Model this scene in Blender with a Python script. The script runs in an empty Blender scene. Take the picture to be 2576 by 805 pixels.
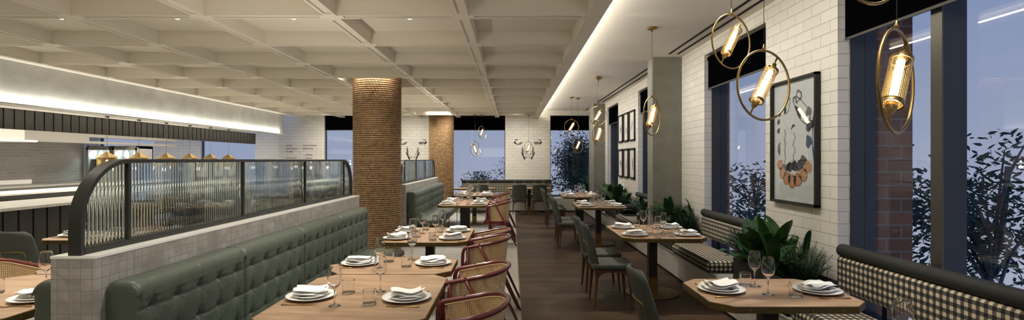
import bpy, math, random
from math import sin, cos, pi, radians as R, sqrt, atan2, exp
from mathutils import Vector, Matrix
random.seed(7)
S = bpy.context.scene
COL = S.collection

# ------------------------------------------------------------------ camera
cam = bpy.data.objects.new('camera', bpy.data.cameras.new('camera'))
COL.objects.link(cam)
cam.data.sensor_width = 36.0
cam.data.lens = 1320.0 / 2576.0 * 36.0
cam.data.clip_start = 0.05
cam.location = (0, 0, 1.61)
cam.rotation_euler = (pi / 2, 0, 0)
S.camera = cam
# ------------------------------------------------------------------ view
S.view_settings.view_transform = 'Standard'
S.view_settings.look = 'None'
S.view_settings.gamma = 1.0
S.view_settings.use_curve_mapping = False
S.view_settings.exposure = 0.34
S.cycles.use_denoising = True
S.cycles.max_bounces = 10
S.cycles.diffuse_bounces = 5
S.cycles.transmission_bounces = 10
S.cycles.transparent_max_bounces = 12
S.cycles.sample_clamp_indirect = 4.0
S.cycles.blur_glossy = 1.0
# ------------------------------------------------------------------ world: dusk sky
W = bpy.data.worlds.new('dusk'); S.world = W; W.use_nodes = True
wn, wl = W.node_tree.nodes, W.node_tree.links
wn.clear()
wo = wn.new('ShaderNodeOutputWorld'); bg = wn.new('ShaderNodeBackground')
tc = wn.new('ShaderNodeTexCoord'); sp = wn.new('ShaderNodeSeparateXYZ'); rp = wn.new('ShaderNodeValToRGB')
nz = wn.new('ShaderNodeTexNoise'); nz.inputs['Scale'].default_value = 2.2; nz.inputs['Detail'].default_value = 3
ad = wn.new('ShaderNodeMath'); ad.operation = 'MULTIPLY_ADD'; ad.inputs[1].default_value = 0.10
mr = wn.new('ShaderNodeMapRange'); mr.inputs[1].default_value = -0.35; mr.inputs[2].default_value = 0.55
wl.new(tc.outputs['Generated'], sp.inputs[0]); wl.new(tc.outputs['Generated'], nz.inputs['Vector'])
wl.new(nz.outputs['Fac'], ad.inputs[0]); wl.new(sp.outputs['Z'], ad.inputs[2]); wl.new(ad.outputs[0], mr.inputs[0])
wl.new(mr.outputs[0], rp.inputs[0])
rp.color_ramp.elements[0].color = (0.37, 0.38, 0.47, 1); rp.color_ramp.elements[0].position = 0.25
rp.color_ramp.elements[1].color = (0.16, 0.22, 0.42, 1); rp.color_ramp.elements[1].position = 0.95
e = rp.color_ramp.elements.new(0.5); e.color = (0.28, 0.32, 0.44, 1)
wl.new(rp.outputs[0], bg.inputs[0]); bg.inputs[1].default_value = 1.0
wl.new(bg.outputs[0], wo.inputs[0])

# ------------------------------------------------------------------ light helpers
def light(kind, name, loc, power, color=(1, .78, .55), rot=(0, 0, 0), size=None, sy=None, cone=None, blend=.6, soft=.03):
    d = bpy.data.lights.new(name, kind); d.energy = power; d.color = (color[0], color[1] ** .45, color[2] ** .62)
    if kind == 'AREA':
        d.shape = 'RECTANGLE'; d.size = size; d.size_y = sy or size
    elif kind == 'SPOT':
        d.spot_size = cone; d.spot_blend = blend; d.shadow_soft_size = soft
    else:
        d.shadow_soft_size = soft
    o = bpy.data.objects.new(name, d); COL.objects.link(o); o.location = loc; o.rotation_euler = rot
    return o
WARM = (1, .87, .71)
K = 1.0     # overall lamp level
# cove strip above the coffer edge, washing the smooth ceiling on the window side
light('AREA', 'cove_light', (0.80, 8.4, 3.06), 70 * K, (1, .86, .68), (0, R(-180 + 35), 0), .05, 17.0)
# led channel under the concrete beam ; an unseen strip added to brighten the bar soffit
light('AREA', 'beam_light', (-6.845, 9.0, 2.395), 40 * K, (1, .93, .8), (0, R(180 - 28), 0), .03, 13.0).data.spread = R(100)
light('AREA', 'soffit_fill', (-7.22, 9.0, 2.32), 40 * K, (1, .9, .74), (0, pi, 0), .03, 13.0).data.spread = R(110)
light('AREA', 'kitchen_light', (-8.1, 9.5, 2.36), 110 * K, (1, .9, .78), (0, 0, 0), .3, 9.0)

# soft broad fill panel added behind the camera to raise the ambient level
l_ = light('AREA', 'rear_fill', (-2.0, -1.3, 2.2), 50 * K, (1, .86, .70), (R(180 - 50), 0, 0), 8.0, 1.0); l_.data.spread = R(88)
# unseen upward strips added over the glass screens to brighten the ceiling
for y_ in (4.62, 11.85): light('AREA', 'screen_fill', (-2.076, y_, 1.64), 14 * K, (1, .86, .70), (pi, 0, 0), .04, 3.4)
light('SPOT', 'downlight_or_fill', (-1.6, .6, 3.1), 75 * K, (1, .91, .78), (R(38), 0, R(8)), cone=R(70), blend=1, soft=.04)  # added spot, no fixture, brightening the near end of the tiled partition
# added fill spots without fixtures: window wall, partitions, behind the bar, far wall
for k_ in range(12): light('SPOT', 'fill_spot', (1.15, 2.2 + 1.2 * k_, 3.19), 44 * K, (1, .94, .84), (0, R(-50), 0), cone=R(100), blend=1, soft=.04)
for y_ in (3.0, 4.4, 5.8, 10.2, 11.8, 13.2): light('SPOT', 'fill_spot', (-.40, y_, 2.96), 62 * K, (1, .93, .82), (0, R(46), 0), cone=R(90), blend=1, soft=.04)
for x_ in (-11.5, -9.2, -7.6): light('SPOT', 'fill_spot', (x_, 14.6, 2.38), 60 * K, (1, .93, .80), (R(48), 0, 0), cone=R(110), blend=1, soft=.04)
for x_ in (-5.6, -3.1, -1.7, .15): light('SPOT', 'fill_spot', (x_, 15.35, 2.96), 85 * K, (1, .91, .76), (R(42), 0, 0), cone=R(110), blend=1, soft=.04)
# narrow spots without fixtures, added to brighten the tables
for x_, y_, p_ in ((-.95, 3.75, 34), (-.95, 4.4, 24), (-.95, 6.07, 60), (-.95, 10.6, 60), (-.95, 13.2, 50), (1.67, 3.44, 55), (1.69, 6.34, 60), (1.65, 10.0, 60), (1.65, 12.9, 60), (.5, 16.0, 30), (-1.2, 16.0, 30), (-3.25, 3.4, 60), (-4.6, 6.05, 50), (1.67, 2.0, 30)):
    light('SPOT', 'table_fill', (x_, y_ + .25, 2.93 if x_ < .7 else 3.2), p_ * 2.6 * K, (1, .88, .72), (R(-5), 0, 0), cone=R(62), blend=.9, soft=.03)

# ================================================================== materials
MAT = {}
def newmat(name):
    m = bpy.data.materials.new(name); m.use_nodes = True
    n, l = m.node_tree.nodes, m.node_tree.links
    b = n['Principled BSDF']
    return m, n, l, b
def simple(name, col, rough=.5, metal=0, spec=None, emis=None, es=1.0, coat=0, bump=None, var=None):
    m, n, l, b = newmat(name)
    b.inputs['Base Color'].default_value = (*col, 1); b.inputs['Roughness'].default_value = rough
    b.inputs['Metallic'].default_value = metal
    if spec is not None: b.inputs['Specular IOR Level'].default_value = spec
    if coat: b.inputs['Coat Weight'].default_value = coat
    if emis: b.inputs['Emission Color'].default_value = (*emis, 1); b.inputs['Emission Strength'].default_value = es
    t = None
    if bump or var:
        t = n.new('ShaderNodeTexCoord')
    if bump:                       # (scale, strength)
        x = n.new('ShaderNodeTexNoise'); x.inputs['Scale'].default_value = bump[0]; x.inputs['Detail'].default_value = 4
        bp = n.new('ShaderNodeBump'); bp.inputs['Strength'].default_value = bump[1]; bp.inputs['Distance'].default_value = .01
        l.new(t.outputs['Object'], x.inputs['Vector']); l.new(x.outputs['Fac'], bp.inputs['Height']); l.new(bp.outputs[0], b.inputs['Normal'])
    if var:                        # (scale, other colour)
        x = n.new('ShaderNodeTexNoise'); x.inputs['Scale'].default_value = var[0]; x.inputs['Detail'].default_value = 6
        mx = n.new('ShaderNodeMix'); mx.data_type = 'RGBA'
        mx.inputs['A'].default_value = (*col, 1); mx.inputs['B'].default_value = (*var[1], 1)
        cr = n.new('ShaderNodeMapRange'); cr.inputs[1].default_value = .35; cr.inputs[2].default_value = .68
        l.new(t.outputs['Object'], x.inputs['Vector']); l.new(x.outputs['Fac'], cr.inputs[0]); l.new(cr.outputs[0], mx.inputs['Factor'])
        l.new(mx.outputs['Result'], b.inputs['Base Color'])
    MAT[name] = m
    return m
def math_node(n, l, op, a, b=None, c=None):
    x = n.new('ShaderNodeMath'); x.operation = op
    for i, v in enumerate((a, b, c)):
        if v is None: continue
        if isinstance(v, (int, float)): x.inputs[i].default_value = v
        else: l.new(v, x.inputs[i])
    return x.outputs[0]
def uv_xyz(n, l, mode='wall'):
    """wall: u = x+y, v = z ; floor: x, y ; cross: y, x"""
    t = n.new('ShaderNodeTexCoord'); s = n.new('ShaderNodeSeparateXYZ'); l.new(t.outputs['Object'], s.inputs[0])
    c = n.new('ShaderNodeCombineXYZ')
    if mode == 'wall':
        l.new(math_node(n, l, 'ADD', s.outputs[0], s.outputs[1]), c.inputs[0]); l.new(s.outputs[2], c.inputs[1])
    elif mode == 'floor':
        l.new(s.outputs[0], c.inputs[0]); l.new(s.outputs[1], c.inputs[1])
    return c.outputs[0], t
def brickmat(name, c1, c2, mortar, bw, bh, ms, offset=.5, rough=.6, mode='wall', bump=.5, msmooth=.1, noise=None, coat=0, bias=0):
    m, n, l, b = newmat(name)
    v, t = uv_xyz(n, l, mode)
    k = n.new('ShaderNodeTexBrick'); k.offset = offset
    k.inputs['Color1'].default_value = (*c1, 1); k.inputs['Color2'].default_value = (*c2, 1); k.inputs['Mortar'].default_value = (*mortar, 1)
    k.inputs['Scale'].default_value = 1; k.inputs['Mortar Size'].default_value = ms; k.inputs['Mortar Smooth'].default_value = msmooth
    k.inputs['Brick Width'].default_value = bw; k.inputs['Row Height'].default_value = bh; k.inputs['Bias'].default_value = bias
    l.new(v, k.inputs['Vector'])
    out = k.outputs['Color']
    if noise:      # (scale, colour, amount)
        x = n.new('ShaderNodeTexNoise'); x.inputs['Scale'].default_value = noise[0]; x.inputs['Detail'].default_value = 5; x.inputs['Distortion'].default_value = 1.2
        l.new(t.outputs['Object'], x.inputs['Vector'])
        cr = n.new('ShaderNodeMapRange'); cr.inputs[1].default_value = .42; cr.inputs[2].default_value = .7; cr.inputs[4].default_value = noise[2]
        mx = n.new('ShaderNodeMix'); mx.data_type = 'RGBA'
        l.new(x.outputs['Fac'], cr.inputs[0]); l.new(cr.outputs[0], mx.inputs['Factor']); l.new(out, mx.inputs['A']); mx.inputs['B'].default_value = (*noise[1], 1)
        out = mx.outputs['Result']
    l.new(out, b.inputs['Base Color'])
    b.inputs['Roughness'].default_value = rough
    if coat: b.inputs['Coat Weight'].default_value = coat
    bp = n.new('ShaderNodeBump'); bp.invert = True; bp.inputs['Strength'].default_value = bump; bp.inputs['Distance'].default_value = .01
    x2 = n.new('ShaderNodeTexNoise'); x2.inputs['Scale'].default_value = 30; l.new(t.outputs['Object'], x2.inputs['Vector'])
    h = math_node(n, l, 'MULTIPLY_ADD', x2.outputs['Fac'], .25, k.outputs['Fac'])
    l.new(h, bp.inputs['Height']); l.new(bp.outputs[0], b.inputs['Normal'])
    MAT[name] = m
    return m
def wood(name, c1, c2, scale=(1, 9, 9), rough=.45, ns=3.0, wave=0.0, coat=0):
    m, n, l, b = newmat(name)
    t = n.new('ShaderNodeTexCoord'); mp = n.new('ShaderNodeMapping'); mp.inputs['Scale'].default_value = scale
    oi = n.new('ShaderNodeObjectInfo'); va = n.new('ShaderNodeVectorMath'); va.operation = 'ADD'
    cb = n.new('ShaderNodeCombineXYZ'); l.new(math_node(n, l, 'MULTIPLY', oi.outputs['Random'], 37.0), cb.inputs[0]); l.new(math_node(n, l, 'MULTIPLY', oi.outputs['Random'], 11.0), cb.inputs[1])
    l.new(t.outputs['Object'], va.inputs[0]); l.new(cb.outputs[0], va.inputs[1]); l.new(va.outputs[0], mp.inputs[0])
    x = n.new('ShaderNodeTexNoise'); x.inputs['Scale'].default_value = ns; x.inputs['Detail'].default_value = 7; x.inputs['Distortion'].default_value = .8
    l.new(mp.outputs[0], x.inputs['Vector'])
    r = n.new('ShaderNodeValToRGB'); r.color_ramp.elements[0].position = .32; r.color_ramp.elements[1].position = .7
    r.color_ramp.elements[0].color = (*c1, 1); r.color_ramp.elements[1].color = (*c2, 1)
    l.new(x.outputs['Fac'], r.inputs[0]); l.new(r.outputs[0], b.inputs['Base Color'])
    b.inputs['Roughness'].default_value = rough
    if coat: b.inputs['Coat Weight'].default_value = coat
    MAT[name] = m
    return m

brickmat('white_brick', (.78, .75, .68), (.72, .69, .63), (.50, .475, .425), .27, .099, .004, rough=.75, bump=.6, msmooth=.4)
brickmat('grey_brick', (.30, .28, .25), (.26, .245, .22), (.36, .34, .31), .24, .066, .004, rough=.35, bump=.4)
brickmat('outside_brick', (.15, .072, .052), (.10, .050, .040), (.15, .13, .13), .24, .108, .008, rough=.9, bump=.6, msmooth=.2)
brickmat('partition_tile', (.43, .405, .37), (.34, .32, .29), (.15, .14, .125), .055, .055, .0011, offset=0, rough=.45, bump=.35, noise=(7, (.24, .215, .19), .8))
brickmat('bench_tile', (.58, .56, .52), (.54, .52, .48), (.27, .255, .23), .08, .08, .0016, offset=0, rough=.4, bump=.3)
brickmat('floor_tile', (.43, .415, .385), (.38, .365, .34), (.30, .29, .265), .60, .30, .003, offset=.5, rough=.35, bump=.15, mode='floor', noise=(3, (.33, .315, .29), .6))
# dark floor boards, running across the aisle
m, n, l, b = newmat('floor_wood')
v, t = uv_xyz(n, l, 'floor')
k = n.new('ShaderNodeTexBrick'); k.offset = .37
for i, c in (('Color1', (.080, .045, .024)), ('Color2', (.026, .0155, .009)), ('Mortar', (.010, .006, .004))): k.inputs[i].default_value = (*c, 1)
k.inputs['Scale'].default_value = 1; k.inputs['Mortar Size'].default_value = .0015; k.inputs['Brick Width'].default_value = 1.5; k.inputs['Row Height'].default_value = .14
l.new(v, k.inputs['Vector'])
mp = n.new('ShaderNodeMapping'); mp.inputs['Scale'].default_value = (1.2, 16, 1); l.new(v, mp.inputs[0])
x = n.new('ShaderNodeTexNoise'); x.inputs['Scale'].default_value = 3; x.inputs['Detail'].default_value = 6; l.new(mp.outputs[0], x.inputs['Vector'])
mx = n.new('ShaderNodeMix'); mx.data_type = 'RGBA'; mx.blend_type = 'MULTIPLY'; mx.inputs['Factor'].default_value = .8
cr = n.new('ShaderNodeMapRange'); cr.inputs[1].default_value = .3; cr.inputs[2].default_value = .7; cr.inputs[3].default_value = .5; cr.inputs[4].default_value = 1.5
l.new(x.outputs['Fac'], cr.inputs[0]); l.new(k.outputs['Color'], mx.inputs['A']); l.new(cr.outputs[0], mx.inputs['B']); l.new(mx.outputs['Result'], b.inputs['Base Color'])
b.inputs['Roughness'].default_value = .5; b.inputs['Specular IOR Level'].default_value = .25; MAT['floor_wood'] = m

wood('table_wood', (.25, .155, .092), (.41, .27, .168), (1.0, 5, 5), rough=.38, ns=2.2)
wood('walnut', (.075, .035, .018), (.16, .08, .042), (12, 12, 1.5), rough=.4)
wood('dark_post', (.012, .010, .006), (.032, .026, .016), (14, 14, 1.5), rough=.4)
wood('fluted_wood', (.014, .013, .010), (.034, .031, .025), (10, 10, 1), rough=.5, ns=5)
simple('ceiling_paint', (.73, .68, .585), .8)
simple('ceiling_white', (.80, .76, .70), .8)
simple('concrete', (.62, .625, .585), .75, var=(3, (.50, .505, .475)), bump=(40, .15))
simple('grey_render', (.25, .245, .215), .8, var=(5, (.205, .20, .175)), bump=(60, .2))
simple('black_cloth', (.0015, .0015, .0018), .95, spec=0)
simple('black_gap', (.006, .006, .006), .9)
simple('frame_blue', (.026, .034, .045), .45)
simple('frame_metal', (.10, .095, .085), .3, .6)
simple('brass', (.31, .205, .075), .36, 1.0)
simple('brass_bright', (.46, .31, .12), .30, 1.0)
simple('brass_dark', (.16, .115, .045), .45, .8)
simple('leather', (.068, .083, .064), .42, bump=(90, .12), coat=.12)
simple('leather_dark', (.022, .028, .024), .4, bump=(90, .1))
simple('chair_fabric', (.060, .070, .062), .75, bump=(200, .25))
simple('red_wood', (.15, .026, .022), .24, coat=.35)
simple('red_seat', (.27, .045, .03), .6)
simple('piping_cream', (.62, .48, .28), .6)
simple('porcelain', (.86, .85, .82), .25)
simple('linen', (.88, .87, .84), .8)
simple('graphite', (.05, .05, .047), .45, .5)
simple('cap_stone', (.90, .88, .83), .4)
simple('bolster_cloth', (.013, .014, .012), .7, bump=(120, .2))
simple('planter_metal', (.030, .031, .028), .55)
simple('terrazzo', (.62, .60, .54), .3, var=(70, (.36, .34, .30)))
simple('steel', (.42, .40, .36), .35, .7)
simple('hood_paint', (.34, .32, .28), .5)
simple('bulkhead_paint', (.17, .155, .13), .6)
simple('leaf_deep', (.012, .060, .012), .38, var=(12, (.030, .110, .022)))
simple('leaf_mid', (.012, .042, .013), .45, var=(14, (.030, .075, .022)))
simple('leaf_outside', (.022, .055, .066), .9, spec=0, var=(3, (.04, .075, .075)))
simple('bark_outside', (.030, .045, .085), .7)
simple('soil', (.02, .014, .01), .95)
simple('ink', (.022, .021, .020), .8)
simple('ink_soft', (.17, .16, .145), .8)
simple('ink_blue', (.035, .05, .085), .8)
simple('paper', (.80, .78, .72), .4)
simple('paint_orange', (.62, .27, .10), .7)
simple('meat', (.45, .12, .10), .5)
simple('meat_fat', (.55, .30, .27), .5)
simple('fridge_light', (1, 1, 1), emis=(.95, .97, 1), es=5)
simple('lamp_glow', (1, .9, .7), emis=(1, .86, .62), es=20)
simple('downlight_glow', (1, .9, .7), emis=(1, .88, .68), es=14)
simple('rope', (.32, .20, .10), .9, bump=(160, .3), var=(18, (.17, .10, .048)))

def glassmat(name, rough=0.0, ior=1.45, col=(1, 1, 1)):
    m = bpy.data.materials.new(name); m.use_nodes = True; n, l = m.node_tree.nodes, m.node_tree.links
    n.clear(); o = n.new('ShaderNodeOutputMaterial'); g = n.new('ShaderNodeBsdfGlass')
    g.inputs['Color'].default_value = (*col, 1); g.inputs['Roughness'].default_value = rough; g.inputs['IOR'].default_value = ior
    l.new(g.outputs[0], o.inputs[0]); MAT[name] = m
glassmat('drinking_glass', 0, 1.42)
glassmat('reeded_glass', .015, 1.45, (.93, .96, .94))
m = bpy.data.materials.new('window_glass'); m.use_nodes = True; n, l = m.node_tree.nodes, m.node_tree.links; n.clear()
o = n.new('ShaderNodeOutputMaterial'); tr = n.new('ShaderNodeBsdfTransparent'); gl = n.new('ShaderNodeBsdfGlossy'); gl.inputs['Roughness'].default_value = 0.01
tr.inputs[0].default_value = (.93, .95, .97, 1)
fr = n.new('ShaderNodeLayerWeight'); fr.inputs[0].default_value = .5; mx = n.new('ShaderNodeMixShader')
l.new(math_node(n, l, 'MULTIPLY_ADD', math_node(n, l, 'POWER', fr.outputs['Facing'], 5.0), .90, .045), mx.inputs[0]); l.new(tr.outputs[0], mx.inputs[1]); l.new(gl.outputs[0], mx.inputs[2]); l.new(mx.outputs[0], o.inputs[0])
MAT['window_glass'] = m

def stripes(n, l, sock, period):
    return math_node(n, l, 'LESS_THAN', math_node(n, l, 'FRACT', math_node(n, l, 'DIVIDE', sock, period)), .5)
# gingham: black / grey / cream checks on whichever face
m, n, l, b = newmat('gingham')
t = n.new('ShaderNodeTexCoord'); s = n.new('ShaderNodeSeparateXYZ'); sn = n.new('ShaderNodeSeparateXYZ')
l.new(t.outputs['Object'], s.inputs[0]); l.new(t.outputs['Normal'], sn.inputs[0])
A = [math_node(n, l, 'ABSOLUTE', sn.outputs[i]) for i in range(3)]
tot = None
for i in range(3):
    j, k2 = [q for q in range(3) if q != i]
    dom = math_node(n, l, 'GREATER_THAN', A[i], math_node(n, l, 'MAXIMUM', A[j], A[k2]))
    st = math_node(n, l, 'MULTIPLY', stripes(n, l, s.outputs[i], .050), math_node(n, l, 'SUBTRACT', 1.0, dom))
    tot = st if tot is None else math_node(n, l, 'ADD', tot, st)
r = n.new('ShaderNodeValToRGB'); r.color_ramp.interpolation = 'CONSTANT'
r.color_ramp.elements[0].color = (.55, .47, .33, 1); r.color_ramp.elements[0].position = 0
r.color_ramp.elements[1].color = (.007, .007, .008, 1); r.color_ramp.elements[1].position = .75
e = r.color_ramp.elements.new(.25); e.color = (.085, .078, .066, 1)
l.new(math_node(n, l, 'DIVIDE', tot, 2.0), r.inputs[0]); l.new(r.outputs[0], b.inputs['Base Color']); b.inputs['Roughness'].default_value = .85
MAT['gingham'] = m
# cane webbing with real openings
m, n, l, b = newmat('cane')
uv = n.new('ShaderNodeTexCoord'); s = n.new('ShaderNodeSeparateXYZ'); l.new(uv.outputs['UV'], s.inputs[0])
P = .0135
fu = math_node(n, l, 'ABSOLUTE', math_node(n, l, 'SUBTRACT', math_node(n, l, 'FRACT', math_node(n, l, 'DIVIDE', s.outputs[0], P)), .5))
fv = math_node(n, l, 'ABSOLUTE', math_node(n, l, 'SUBTRACT', math_node(n, l, 'FRACT', math_node(n, l, 'DIVIDE', s.outputs[1], P)), .5))
d = math_node(n, l, 'SQRT', math_node(n, l, 'ADD', math_node(n, l, 'POWER', fu, 2.0), math_node(n, l, 'POWER', fv, 2.0)))
hole = math_node(n, l, 'LESS_THAN', d, .27)
b.inputs['Base Color'].default_value = (.62, .46, .25, 1); b.inputs['Roughness'].default_value = .5
l.new(math_node(n, l, 'SUBTRACT', 1.0, hole), b.inputs['Alpha'])
MAT['cane'] = m

# ================================================================== mesh builder
class MB:
    def __init__(s): s.v = []; s.f = []; s.sm = []; s.uv = None
    def add(s, vs, fs, smooth=False):
        o = len(s.v); s.v += [tuple(p) for p in vs]
        for f in fs: s.f.append(tuple(i + o for i in f)); s.sm.append(smooth)
        return s
    def box(s, a, b):
        x0, x1 = sorted((a[0], b[0])); y0, y1 = sorted((a[1], b[1])); z0, z1 = sorted((a[2], b[2]))
        vs = [(x0, y0, z0), (x1, y0, z0), (x1, y1, z0), (x0, y1, z0), (x0, y0, z1), (x1, y0, z1), (x1, y1, z1), (x0, y1, z1)]
        return s.add(vs, [(0, 3, 2, 1), (4, 5, 6, 7), (0, 1, 5, 4), (1, 2, 6, 5), (2, 3, 7, 6), (3, 0, 4, 7)])
    def rbox(s, a, b, r=.02, k=4):
        """box with rounded edges, smooth"""
        c = [(a[i] + b[i]) / 2 for i in range(3)]; h = [abs(b[i] - a[i]) / 2 for i in range(3)]
        r = min(r, *h) * .999
        def axis(hh):
            out = [-hh + r * (1 - cos(q * pi / 2 / k)) if False else -hh + r * q / k for q in range(k)]
            out += [-hh + r, hh - r] + [hh - r * (k - q) / k for q in range(1, k + 1)]
            return out
        ax = [axis(q) for q in h]
        def proj(p):
            core = [max(-h[i] + r, min(h[i] - r, p[i])) for i in range(3)]
            d = Vector([p[i] - core[i] for i in range(3)])
            if d.length > 1e-9: d = d.normalized() * r
            return tuple(c[i] + core[i] + d[i] for i in range(3))
        N = len(ax[0])
        for fix in range(3):
            u, w = [q for q in range(3) if q != fix]
            for sgn in (-1, 1):
                vs = []
                for i in range(N):
                    for j in range(N):
                        p = [0, 0, 0]; p[fix] = sgn * h[fix]; p[u] = ax[u][i]; p[w] = ax[w][j]; vs.append(proj(p))
                fs = []
                for i in range(N - 1):
                    for j in range(N - 1):
                        q = (i * N + j, (i + 1) * N + j, (i + 1) * N + j + 1, i * N + j + 1)
                        if (sgn > 0) != (fix != 1): q = q[::-1]
                        fs.append(q)
                s.add(vs, fs, True)
        return s
    def prism(s, poly, z0, z1):
        n = len(poly); vs = [(x, y, z0) for x, y in poly] + [(x, y, z1) for x, y in poly]
        return s.add(vs, [tuple(range(n))[::-1], tuple(range(n, 2 * n))] + [(i, (i + 1) % n, n + (i + 1) % n, n + i) for i in range(n)])
    def tube(s, pts, r, n=8, closed=False, caps=True, flat=None):
        pts = [Vector(p) for p in pts]; N = len(pts); rs = r if isinstance(r, (list, tuple)) else [r] * N
        vs = []; up = None
        for i, p in enumerate(pts):
            if closed: t = pts[(i + 1) % N] - pts[i - 1]
            else: t = pts[min(i + 1, N - 1)] - pts[max(i - 1, 0)]
            t.normalize()
            if up is None: up = t.orthogonal().normalized() if flat is None else Vector(flat)
            up = (up - t * up.dot(t)); up = up.normalized() if up.length > 1e-6 else t.orthogonal().normalized()
            w = t.cross(up)
            for k in range(n):
                a = 2 * pi * k / n; vs.append(p + (up * cos(a) + w * sin(a)) * rs[i])
        fs = []
        for i in range(N if closed else N - 1):
            j = (i + 1) % N
            for k in range(n): fs.append((i * n + k, i * n + (k + 1) % n, j * n + (k + 1) % n, j * n + k))
        s.add(vs, fs, True)
        if caps and not closed:
            o = len(s.v) - len(vs)
            s.f.append(tuple(o + k for k in range(n))[::-1]); s.sm.append(False)
            s.f.append(tuple(o + (N - 1) * n + k for k in range(n))); s.sm.append(False)
        return s
    def lathe(s, prof, n=24, c=(0, 0, 0), cap=False):
        vs = [(c[0] + r * cos(2 * pi * k / n), c[1] + r * sin(2 * pi * k / n), c[2] + z) for r, z in prof for k in range(n)]
        fs = [(i * n + k, i * n + (k + 1) % n, (i + 1) * n + (k + 1) % n, (i + 1) * n + k) for i in range(len(prof) - 1) for k in range(n)]
        return s.add(vs, fs, True)
    def cyl(s, c, r, z0, z1, n=24):
        s.lathe([(r, z0), (r, z1)], n, c)
        o = len(s.v) - 2 * n
        s.f.append(tuple(o + k for k in range(n))[::-1]); s.sm.append(False); s.f.append(tuple(o + n + k for k in range(n))); s.sm.append(False)
        return s
    def xf(s, M):
        s.v = [tuple(M @ Vector(p)) for p in s.v]; return s
    def mesh(s, name, mat):
        me = bpy.data.meshes.new(name); me.from_pydata(s.v, [], s.f); me.update()
        me.polygons.foreach_set('use_smooth', s.sm)
        if s.uv:
            L = me.uv_layers.new(name='UVMap')
            for i, lp in enumerate(me.loops): L.data[i].uv = s.uv[lp.vertex_index]
        me.materials.append(MAT[mat]); me.validate()
        return me
def obj(name, mb, mat, parent=None, loc=(0, 0, 0), label=None, bevel=None):
    o = bpy.data.objects.new(name, mb.mesh(name, mat) if isinstance(mb, MB) else mb); COL.objects.link(o)
    o.location = loc
    if parent: o.parent = parent
    if label: o['label'] = label
    if bevel:
        md = o.modifiers.new('bevel', 'BEVEL'); md.width = bevel; md.segments = 2; md.limit_method = 'ANGLE'
    return o
def struct(name, mb, mat, parent=None, **k):
    o = obj(name, mb, mat, parent, **k)
    if not parent: o['kind'] = 'structure'
    return o
def tag(o, label, cat, group=None):
    o['label'] = label; o['category'] = cat
    if group: o['group'] = group
    n = len(label.split())
    if n < 4 or n > 16: print('LABEL LENGTH', n, label)
    return o
def thing(name, label, cat, loc=(0, 0, 0), rotz=0, group=None):
    o = bpy.data.objects.new(name, None); COL.objects.link(o); o.location = loc; o.rotation_euler = (0, 0, rotz)
    o.empty_display_size = .1
    return tag(o, label, cat, group)
def kids(o): return [c for c in COL.objects if c.parent == o]
def dup(root, loc, rotz=0, label=None, group=None, scale=None):
    r = root.copy(); COL.objects.link(r); r.location = loc; r.rotation_euler = (0, 0, rotz)
    if scale: r.scale = (scale,) * 3
    if label: tag(r, label, root['category'], group or root.get('group'))
    for ch in kids(root):
        c = ch.copy(); c.parent = r; COL.objects.link(c)
        for g in kids(ch):
            d = g.copy(); d.parent = c; COL.objects.link(d)
    return r
def path(pts, n=6):
    """catmull-rom through points"""
    P_ = [Vector(p) for p in pts]; out = []
    for i in range(len(P_) - 1):
        a = P_[max(i - 1, 0)]; b_ = P_[i]; c = P_[i + 1]; d_ = P_[min(i + 2, len(P_) - 1)]
        for k in range(n):
            t_ = k / n
            out.append(.5 * ((2 * b_) + (c - a) * t_ + (2 * a - 5 * b_ + 4 * c - d_) * t_ ** 2 + (3 * b_ - a - 3 * c + d_) * t_ ** 3))
    out.append(P_[-1]); return out

# ================================================================== shell
YF = 17.0                      # far wall
ZC, ZS, ZB = 3.216, 3.127, 2.975   # smooth ceiling, coffer soffit, beam undersides
struct('floor', MB().box((0.10, -1.5, -.1), (2.9, YF + .3, 0)), 'floor_wood')
struct('floor_tiled', MB().box((-13.8, -1.5, -.1), (0.088, YF + .3, 0)), 'floor_tile')
struct('trim_1', MB().box((0.088, -1.5, -.05), (0.10, 16.3, .002)), 'brass')

# coffered ceiling
ce = struct('ceiling', MB().box((-6.87, -1.5, ZS), (0.80, YF, ZS + .04)), 'ceiling_paint')
xs = [-.473 - 1.25 * k for k in range(6)]
ys = [5.02 + 1.22 * k for k in range(-5, 10)]
for x0 in xs[:-1]:
    mb = MB().box((x0 - .062, -1.5, ZB + .016), (x0 + .062, YF, ZS))      # grooved underside, solid at the crossings
    for y0, y1 in zip([-1.6] + ys, ys + [YF + .1]):
        for sg in (-1, 1): mb.box((x0 + sg * .062, max(-1.5, y0 + .11), ZB), (x0 + sg * .038, min(YF, y1 - .11), ZB + .016))
    for y0 in ys: mb.box((x0 - .062, y0 - .11, ZB), (x0 + .062, min(YF, y0 + .11), ZB + .016))
    obj('beam', mb, 'ceiling_paint', ce)
obj('beam', MB().box((-6.87, -1.5, ZB), (-6.66, YF, ZS)), 'ceiling_paint', ce)
obj('beam', MB().box((.712, -1.5, ZB), (.760, YF, ZC - .08)).box((.7601, -1.5, ZB), (.863, YF, ZB + .03)), 'ceiling_paint', ce)
bx = [-6.66] + [v for x0 in reversed(xs[:-1]) for v in (x0 - .062, x0 + .062)] + [.712]
for y0 in ys:
    mb = MB()
    for i in range(0, len(bx), 2):
        a_, b_ = bx[i], bx[i + 1]
        mb.box((a_, y0 - .062, ZB + .016), (b_, y0 + .062, ZS))
        for sg in (-1, 1): mb.box((a_, y0 + sg * .062, ZB), (b_, y0 + sg * .038, ZB + .016))
        mb.box((a_, y0 - .038, ZB), (a_ + .05, y0 + .038, ZB + .016)).box((b_ - .05, y0 - .038, ZB), (b_, y0 + .038, ZB + .016))
    obj('beam', mb, 'ceiling_paint', ce)
struct('ceiling_smooth', MB().box((.55, -1.5, ZC), (2.9, YF + .2, ZC + .05)), 'ceiling_white')
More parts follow.
